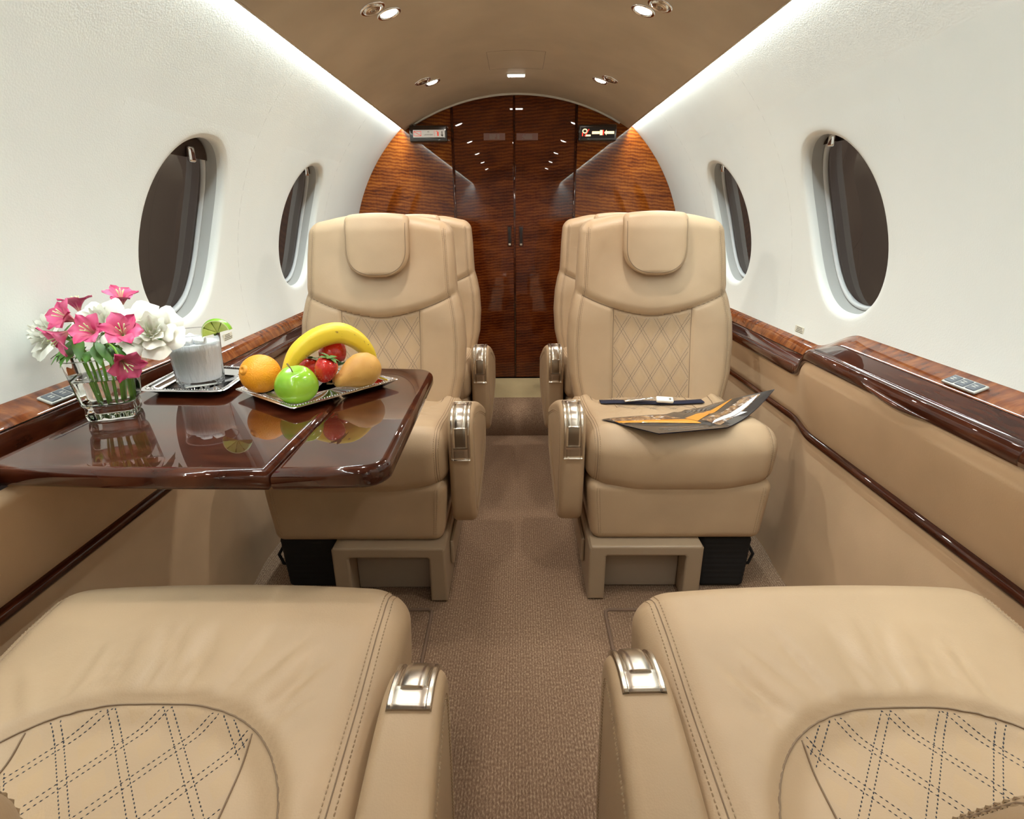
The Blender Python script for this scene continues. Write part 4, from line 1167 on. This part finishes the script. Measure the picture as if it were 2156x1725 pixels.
# vase with flowers
vc = atZ(222, 884, TZ); vc.y += .030; vc.z = TZ+.0005
va = empty('glass_vase', vc, (0, 0, math.radians(24))); tag(va, 'square clear glass vase half full of water on the table', 'vase')
VH, VB, VT = .118, .040, .055
def sqr(a, n_=5.5): return 1/((abs(cos(a))**n_+abs(sin(a))**n_)**(1/n_))
def vprof(lst, wav=0):
    V = []; n = 96
    for k in range(n):
        a = 2*pi*k/n
        for (r_, z, w_) in lst:
            q = r_*(sqr(a) if w_ >= 0 else 1); q *= 1+abs(w_)*.035*cos(8*a)*(1 if w_ > 0 else 0)
            V.append((q*cos(a), q*sin(a), z))
    return V, gridfaces(n, len(lst), True)
ri = lambda z: VB-.004+(VT-VB)*(z/VH)
V, Fc = vprof([(VB+.0038, .0325, 0), (VB+.0047, .037, 0), (VB+.0078, .06, 0), (VB+.0115, .09, 0), (VT, VH, 0)]); ob('vase_wall', mesh('vase_wall', V, Fc), 'thin_glass', va)
rim_ = [Vector((VT*sqr(2*pi*k/96)*cos(2*pi*k/96), VT*sqr(2*pi*k/96)*sin(2*pi*k/96), VH)) for k in range(97)]
ob('rim', mesh('rim', *tube(rim_, .0011, 6)), 'glass', va)
V, Fc = vprof([(.0001, .0005, -0.), (VB*.92, .0005, 1), (VB*.99, .004, 1), (VB+.001, .014, 1), (VB-.0005, .026, 1), (VB+.0036, .0322, 0), (VB+.001, .0324, 0), (VB-.001, .0305, 0), (VB-.005, .029, .0), (.0001, .0285, -0.)])
ob('thick_base', mesh('thick_base', V, Fc), 'glass', va)
V, Fc = vprof([(.0001, .0280, -0.), (VB-.0045, .0285, 0), (VB-.0003, .0302, 0), (VB+.0030, .037, 0), (VB+.0060, .06, 0), (VB+.0082, .077, 0), (VB+.0080, .0785, 0), (VB+.003, .0778, 0), (.0001, .0778, -0.)]); ob('water', mesh('water', V, Fc), 'water', va)

def petal(L, Wd, curl, cup, ruff=0., n=9, mm=7, seed=0, tip=.5):
    V = []; uv = []
    for i in range(n):
        u = i/(n-1)
        w_ = Wd*(sin(pi*min(1, .08+.92*u)**tip)**.8 if False else (u**.65*(1-u**3.2)**.55+.10*(1-u)))
        ang = curl*u*u
        for j in range(mm):
            v = 2*j/(mm-1)-1
            x = v*w_; zc = cup*(v*v)*w_
            rf = ruff*sin(5*v+seed*1.7)*u*u
            out_ = L*(u-(.16*curl*u**3)); 
            V.append((x, out_*cos(ang*.6), zc+L*u*sin(ang)*.55+rf)); uv.append((.5+v/2, u))
    return V, gridfaces(n, mm), uv
def aim(d, roll=0.):
    d = Vector(d).normalized(); return Vector((0, 0, 1)).rotation_difference(d).to_matrix()@Matrix.Rotation(roll, 3, 'Z')
SLOT = {}
def stemcurve(base_, k):
    az, rad = SLOT[k]
    mid = Vector((vc.x+rad*cos(az), vc.y+rad*sin(az), vc.z+VH*.98)); root = Vector((vc.x+rad*.62*cos(az), vc.y+rad*.62*sin(az), vc.z+.033))
    pts = [base_]
    if base_.z < vc.z+VH+.02: pts += [Vector((vc.x+(base_.x-vc.x)*.80, vc.y+(base_.y-vc.y)*.80, vc.z+VH+.030)), Vector((vc.x+(base_.x-vc.x)*.50, vc.y+(base_.y-vc.y)*.50, vc.z+VH+.028))]
    else: pts += [base_*.5+(mid+Vector((0, 0, .02)))*.5]
    return spl(pts+[mid, root], 6)
roots = []
def flower(kind, head, d, size, label, cat, k):
    head = Vector(head); t_ = empty('rose' if kind == 'rose' else 'alstroemeria', head); tag(t_, label, cat, 'flowers in the vase')
    Q = aim(d, k*.9)
    if kind == 'rose':
        lay = [(3, .30, .08, .78), (4, .46, .22, .72), (5, .64, .42, .66), (5, .82, .68, .60), (6, 1.0, 1.0, .55)]
        pid = 0
        for li_, (cnt, sc, op, cu) in enumerate(lay):
            for i in range(cnt):
                a = 2*pi*i/cnt+li_*.7+k; L = size*1.02*sc**.3; Wd = size*.60*sc**.45
                V = []; n_, m_ = 9, 9; uvv = []
                for iu in range(n_):
                    u = iu/(n_-1)
                    rr = size*(.06+sc*.80*(u**.8)*(.45+.55*op)); zz = size*(.95-.30*op)*(u**.9)-size*.50 - size*.22*op*max(0, u-.7)/.3*(.5+.5*op)
                    rr += size*.16*op*max(0, u-.72)/.28
                    for jv in range(m_):
                        v = 2*jv/(m_-1)-1; wa = (1.30/(cnt**.5))*(u**.45)*(1-.18*u**6)*v*1.15
                        edge = 1-.10*abs(v)**3*u
                        rf = size*.050*sin(4.5*v+pid*2.1+k)*u*u
                        V.append((((rr+rf)*edge)*cos(a+wa), ((rr+rf)*edge)*sin(a+wa), zz*edge-size*.10*(abs(v)**3)*u+rf*.6)); uvv.append((.5+v/2, u))
                V = [Q@Vector(v) for v in V]; pid += 1
                ob('petal', mesh('rose_petal', V, gridfaces(n_, m_), True, uvv), 'rose', t_)
        for i in range(5):
            a = i*2*pi/5; V = []
            for iu in range(6):
                u = iu/5
                for jv in (-1, 0, 1): V.append(Q@Vector((cos(a)*(size*.08+size*.62*u)-sin(a)*jv*size*.10*sin(pi*min(1, u*.85+.15)), sin(a)*(size*.08+size*.62*u)+cos(a)*jv*size*.10*sin(pi*min(1, u*.85+.15)), -size*.52-size*.20*u*u)))
            ob('sepal', mesh('sepal', V, gridfaces(6, 3)), 'leaf', t_)
        stem_r = .0026
    else:
        for i in range(6):
            inner_ = i % 2; a = 2*pi*i/6+k*.35; L = size*(1.45 if inner_ else 1.42); Wd = size*(.34 if inner_ else .50)
            V = []; n_, m_ = 10, 7; uvv = []
            for iu in range(n_):
                u = iu/(n_-1); op = .34+.10*(i % 3 == 0)
                rr = size*.07+L*(.46*u**2.3+.19*u); zz = L*(.92*u-.30*u**2.6)-size*.75
                wd = Wd*((.16+.84*min(1, u/.58)**1.1) if u < .58 else math.sqrt(max(0, 1-((u-.58)/.42)**2.2)))
                for jv in range(m_):
                    v = 2*jv/(m_-1)-1; x = rr+.18*wd*v*v*-1; yv = v*wd; rf = size*.075*sin(4*v+i*1.9+k)*u*u+size*.10*u*u*sin(i*2.3+k)
                    V.append(Q@Vector((x*cos(a)-yv*sin(a), x*sin(a)+yv*cos(a), zz+.16*wd*v*v+rf))); uvv.append((.5+v/2, u))
            ob('petal', mesh('alstro_petal', V, gridfaces(n_, m_), True, uvv), 'alstro_in' if inner_ else 'alstro', t_)
        if True:
            b = B()
            for i in range(5):
                a = i*1.25; e = Vector((cos(a)*size*.22, sin(a)*size*.22, size*.35)); b.add(*tube([Q@Vector((0, 0, -size*.6)), Q@(e*.5+Vector((0, 0, -.2*size))), Q@e], [.0005, .0005, .0011], 5))
            ob('stamens', b.mesh('stamens'), 'lime_pith', t_)
            b = B()
            for i in (1, 3, 5):
                a = 2*pi*i/6+k*.35
                for q in range(16):
                    u = .40+.35*((q*.618) % 1); v = ((q*.37) % 1-.5)*.9; L = size*1.35; Wd = size*.34
                    rr = size*.07+L*(.46*u**2.3+.19*u); zz = L*(.92*u-.30*u**2.6)-size*.75; wd = Wd*((.16+.84*min(1, u/.58)**1.1) if u < .58 else math.sqrt(max(0, 1-((u-.58)/.42)**2.2))); yv = v*wd
                    p = Vector((rr*cos(a)-yv*sin(a), rr*sin(a)+yv*cos(a), zz+.0009+.16*wd*v*v)); dr = Vector((cos(a), sin(a), .6)).normalized()*size*.035; sd = Vector((-sin(a), cos(a), 0))*size*.008
                    b.add([Q@(p-dr), Q@(p+sd), Q@(p+dr), Q@(p-sd)], [(0, 1, 2, 3)])
            o = ob('petal_streaks', b.mesh('streaks', False), plain('streak_%d' % k, (.16, .015, .03), .6), t_); o['kind'] = 'stuff'
        stem_r = .0018
    base_ = head+Vector(d).normalized()*(-size*.5 if kind == 'rose' else -size*.72)
    sc_ = stemcurve(base_, k); ob('stem', mesh('stem', *tube([p-head for p in sc_], stem_r, 8)), 'stalk', t_)
    for q in range(3 if kind == 'rose' else 4):
        p = sc_[-8-(q*5)//3]-head; a = SLOT[k][0]+(q-1.2)*.45; dr = Vector((cos(a), sin(a), .55-.40*q)).normalized(); p = p+dr*.003; sd = dr.cross(Vector((0, 0, 1))).normalized(); V = []
        for iu in range(8):
            u = iu/7; w_ = .0095*sin(pi*min(1, u*.93+.07)); mid = p+dr*.040*u+Vector((0, 0, -.020*u*u))
            for jv in (-1, 0, 1): V.append(mid+sd*w_*jv+Vector((0, 0, .0015*abs(jv))))
        ob('leaf', mesh('leaf', V, gridfaces(8, 3)), 'leaf', t_)
Yv = vc.y
FL_ = [
    ('rose', atY(92, 702, Yv+.005), (-.50, -.68, .45), .053, 'white rose at the left side of the bouquet', 'rose', 1),
    ('rose', atY(206, 676, Yv+.028), (.0, -.65, .70), .055, 'white rose at the centre of the bouquet', 'rose', 2),
    ('rose', atY(316, 694, Yv+.004), (.45, -.68, .50), .057, 'large white rose at the right side of the bouquet', 'rose', 3),
    ('alstro', atY(128, 664, Yv-.075), (-.35, -.75, .55), .0300, 'pink alstroemeria in front of the left white rose, higher one', 'flower', 4),
    ('alstro', atY(118, 716, Yv-.080), (-.50, -.70, -.45), .0310, 'pink alstroemeria drooping in front of the left white rose', 'flower', 5),
    ('alstro', atY(184, 694, Yv-.078), (.05, -.75, .50), .0310, 'deep pink alstroemeria in front of the centre rose', 'flower', 6),
    ('alstro', atY(256, 694, Yv-.088), (.45, -.65, .55), .0320, 'deep pink alstroemeria between centre and right roses', 'flower', 7),
    ('alstro', atY(254, 620, Yv+.100), (.25, -.25, .90), .0300, 'pink alstroemeria standing highest above the roses', 'flower', 8),
    ('alstro', atY(160, 634, Yv+.085), (-.15, .10, .95), .0280, 'pink alstroemeria peeping out behind the centre rose', 'flower', 9),
    ('alstro', atY(266, 770, Yv-.098), (.70, -.50, -.35), .0310, 'pink alstroemeria hanging over the vase rim', 'flower', 10)]
ring = sorted([f for f in FL_ if f[6] != 2], key=lambda f: math.atan2(f[1].y-vc.y, f[1].x-vc.x))
az0 = math.atan2(ring[0][1].y-vc.y, ring[0][1].x-vc.x)
off_ = sum(((math.atan2(f[1].y-vc.y, f[1].x-vc.x)-(az0+2*pi*i/len(ring))+pi) % (2*pi))-pi for i, f in enumerate(ring))/len(ring)
for i, f in enumerate(ring): SLOT[f[6]] = (az0+off_+2*pi*i/len(ring), .030)
SLOT[2] = (pi/2, .0)
for f in FL_: flower(*f)

# ------------------------------------------------------------------ things on and under the seats
# seat belt, with key fob
SY = 1.372
CT = bvh([v.co+Vector((.462, SY, 0)) for v in PA[0].me.vertices], [tuple(p.vertices) for p in PA[0].me.polygons])
def ctop(p, e):
    h_ = CT.ray_cast(Vector((p.x, p.y, .9)), Vector((0, 0, -1)))
    if h_[0] is not None and p.z < h_[0].z+e: p.z = h_[0].z+e
    return p
sb = empty('seat_belt', (.45, SY+.445, .49)); tag(sb, 'dark navy lap belt lying across the right seat with metal buckle', 'seat belt')
V = []
for k in range(30):
    u = k/29; p = Vector((.285+.355*u, SY+.420-.024*sin(pi*u)+.006*sin(7*u), .40)); p = ctop(p, .008)-Vector(sb.location)
    for (dy, dz) in ((-.020, .0045), (-.020, .0075), (.0, .0080), (.020, .0075), (.020, .0045), (.0, .0045)):
        q = ctop(Vector((p.x+sb.location.x, p.y+sb.location.y+dy, .40)), dz); V.append((p.x, p.y+dy, q.z-sb.location.z))
ob('strap', mesh('strap', V, gridfaces(30, 6, False, True)), 'navy', sb)
p = ctop(atY(1336, 860, SY+.390), .0185)-Vector(sb.location)
b = B(); b.add(*box(0, 0, 0, .075, .006, .022, .0028, 3)); b.add(*box(.045, 0, .006, .03, .008, .014, .003, 3))
mt = Matrix.Translation(p)@Matrix.Rotation(math.radians(-6), 4, 'Y')@Matrix.Rotation(math.radians(84), 4, 'X'); me = b.mesh('buckle'); me.transform(mt); ob('buckle', me, 'chrome', sb)
p = ctop(atY(1397, 870, SY+.375), .0205); kf = empty('key_fob', p); tag(kf, 'small white plastic fob lying on the navy belt', 'fob')
V, Fc = box(0, 0, 0, .058, .012, .022, .0045, 3); mt = Matrix.Rotation(math.radians(4), 4, 'Y')@Matrix.Rotation(math.radians(-55), 4, 'X'); me = mesh('body', V, Fc); me.transform(mt); ob('body', me, 'white_plastic', kf)
V, Fc = box(.016, -.0062, 0, .007, .002, .007, .0009, 2); me = mesh('knob', V, Fc); me.transform(mt); ob('hole', me, 'steel_dark', kf)
# brochure: two pages either side of the fold
br = empty('brochure', atZ(1450, 892, .515)); tag(br, 'open dark grey brochure with orange bands lying on the right seat', 'brochure')
bo_ = Vector(br.location)
S0, S1 = atZ(1394, 886, .515), atZ(1531, 901, .538)
LA, LB = atZ(1266, 884, .528), atZ(1387, 914, .540)
RA, RB = atZ(1507, 849, .516), atZ(1631, 820, .575)
def pageL(u, v): return ctop( (S0*(1-u)+LA*u)*(1-v)+(S1*(1-u)+LB*u)*v+Vector((0, 0, .001)), .005)
def pageR(u, v):
    p = (S0*(1-u)+RA*u)*(1-v)+(S1*(1-u)+RB*u)*v; p.z += -.018*sin(pi*u)*v+.001; return ctop(p, .005)
for nm, fn in (('left_page', pageL), ('right_page', pageR)):
    b = B(); n_, m_ = 16, 12
    V1 = [fn(i/(n_-1), j/(m_-1))-bo_ for i in range(n_) for j in range(m_)]; 
    pg = ob(nm, mesh(nm, V1, gridfaces(n_, m_)), 'page', br)
    V2 = [v-Vector((0, 0, .0022)) for v in V1]; ob('cover', mesh('cover', V2, gridfaces(n_, m_)), 'page_back', pg)
    def pr(poly_fn, mat, nm2, lift=.0007, nu=14, nv=6):
        V = [fn(*poly_fn(i/(nu-1), j/(nv-1)))+Vector((0, -.0003, lift))-bo_ for i in range(nu) for j in range(nv)]; ob(nm2, mesh(nm2, V, gridfaces(nu, nv)), mat, pg)
    if nm == 'right_page':
        pr(lambda a, c_: (a, .36+.10*sin(pi*a*.5)*0+c_*(.20-.17*a)-.10*(a)), 'p_orange', 'orange_band')
        pr(lambda a, c_: (.06+.90*a, .56-.06*a+c_*.30), 'p_photo', 'photo', .0005)
        pr(lambda a, c_: (.05+.90*a, .74+.02*a+(c_-.5)*.12*sin(pi*a)**.5), 'p_white', 'aircraft_picture', .0011)
        pr(lambda a, c_: (.30+.22*a, .80+.12*a*(1-c_)+.02*c_), 'p_white', 'wing_picture', .0012)
        for k in range(3): pr(lambda a, c_: (.25+.60*a, .10+.05*k+c_*.018), 'p_grey', 'text_line', .0008, 14, 2)
    else:
        pr(lambda a, c_: (.02+.96*a, .42+c_*(.22-.14*a)-.20*a), 'p_orange', 'orange_band')
        pr(lambda a, c_: (.05+.90*a, .04+.30*c_), 'p_photo', 'photo', .0005)
        for k in range(3): pr(lambda a, c_: (.15+.60*a, .72+.07*k+c_*.02), 'p_grey', 'text_line', .0008, 14, 2)
# black woven bins under the first facing seats
for s, x0, x1, lab in ((1, .545, .70, 'black woven storage bag on the floor under the right seat'), (-1, -.72, -.545, 'black woven storage bag on the floor under the left seat')):
    t_ = empty('storage_bag', ((x0+x1)/2, 1.57, 0)); tag(t_, lab, 'bag', 'black bags under the seats')
    V, Fc = rbox((x1-x0)/2, .16, .088, .015, 40, 16, 24, 3); V = V+np.array([0, 0, .089])
    rows = np.sin(V[:, 2]*2*pi/.010)*.0012; V[:, 1] += -rows*(V[:, 1] < -.14); V[:, 0] *= .88+.12*V[:, 2]/.177
    ob('body', mesh('body', V, Fc), 'black', t_)
    b = B(); b.add(*tube([((x1-x0)/2*s*.9, -.12, .15), ((x1-x0)/2*s+s*.02, -.13, .10), ((x1-x0)/2*s+s*.015, -.12, .06), ((x1-x0)/2*s*.88, -.11, .05)], .005, 6)); ob('handle', b.mesh('handle'), 'black', t_)
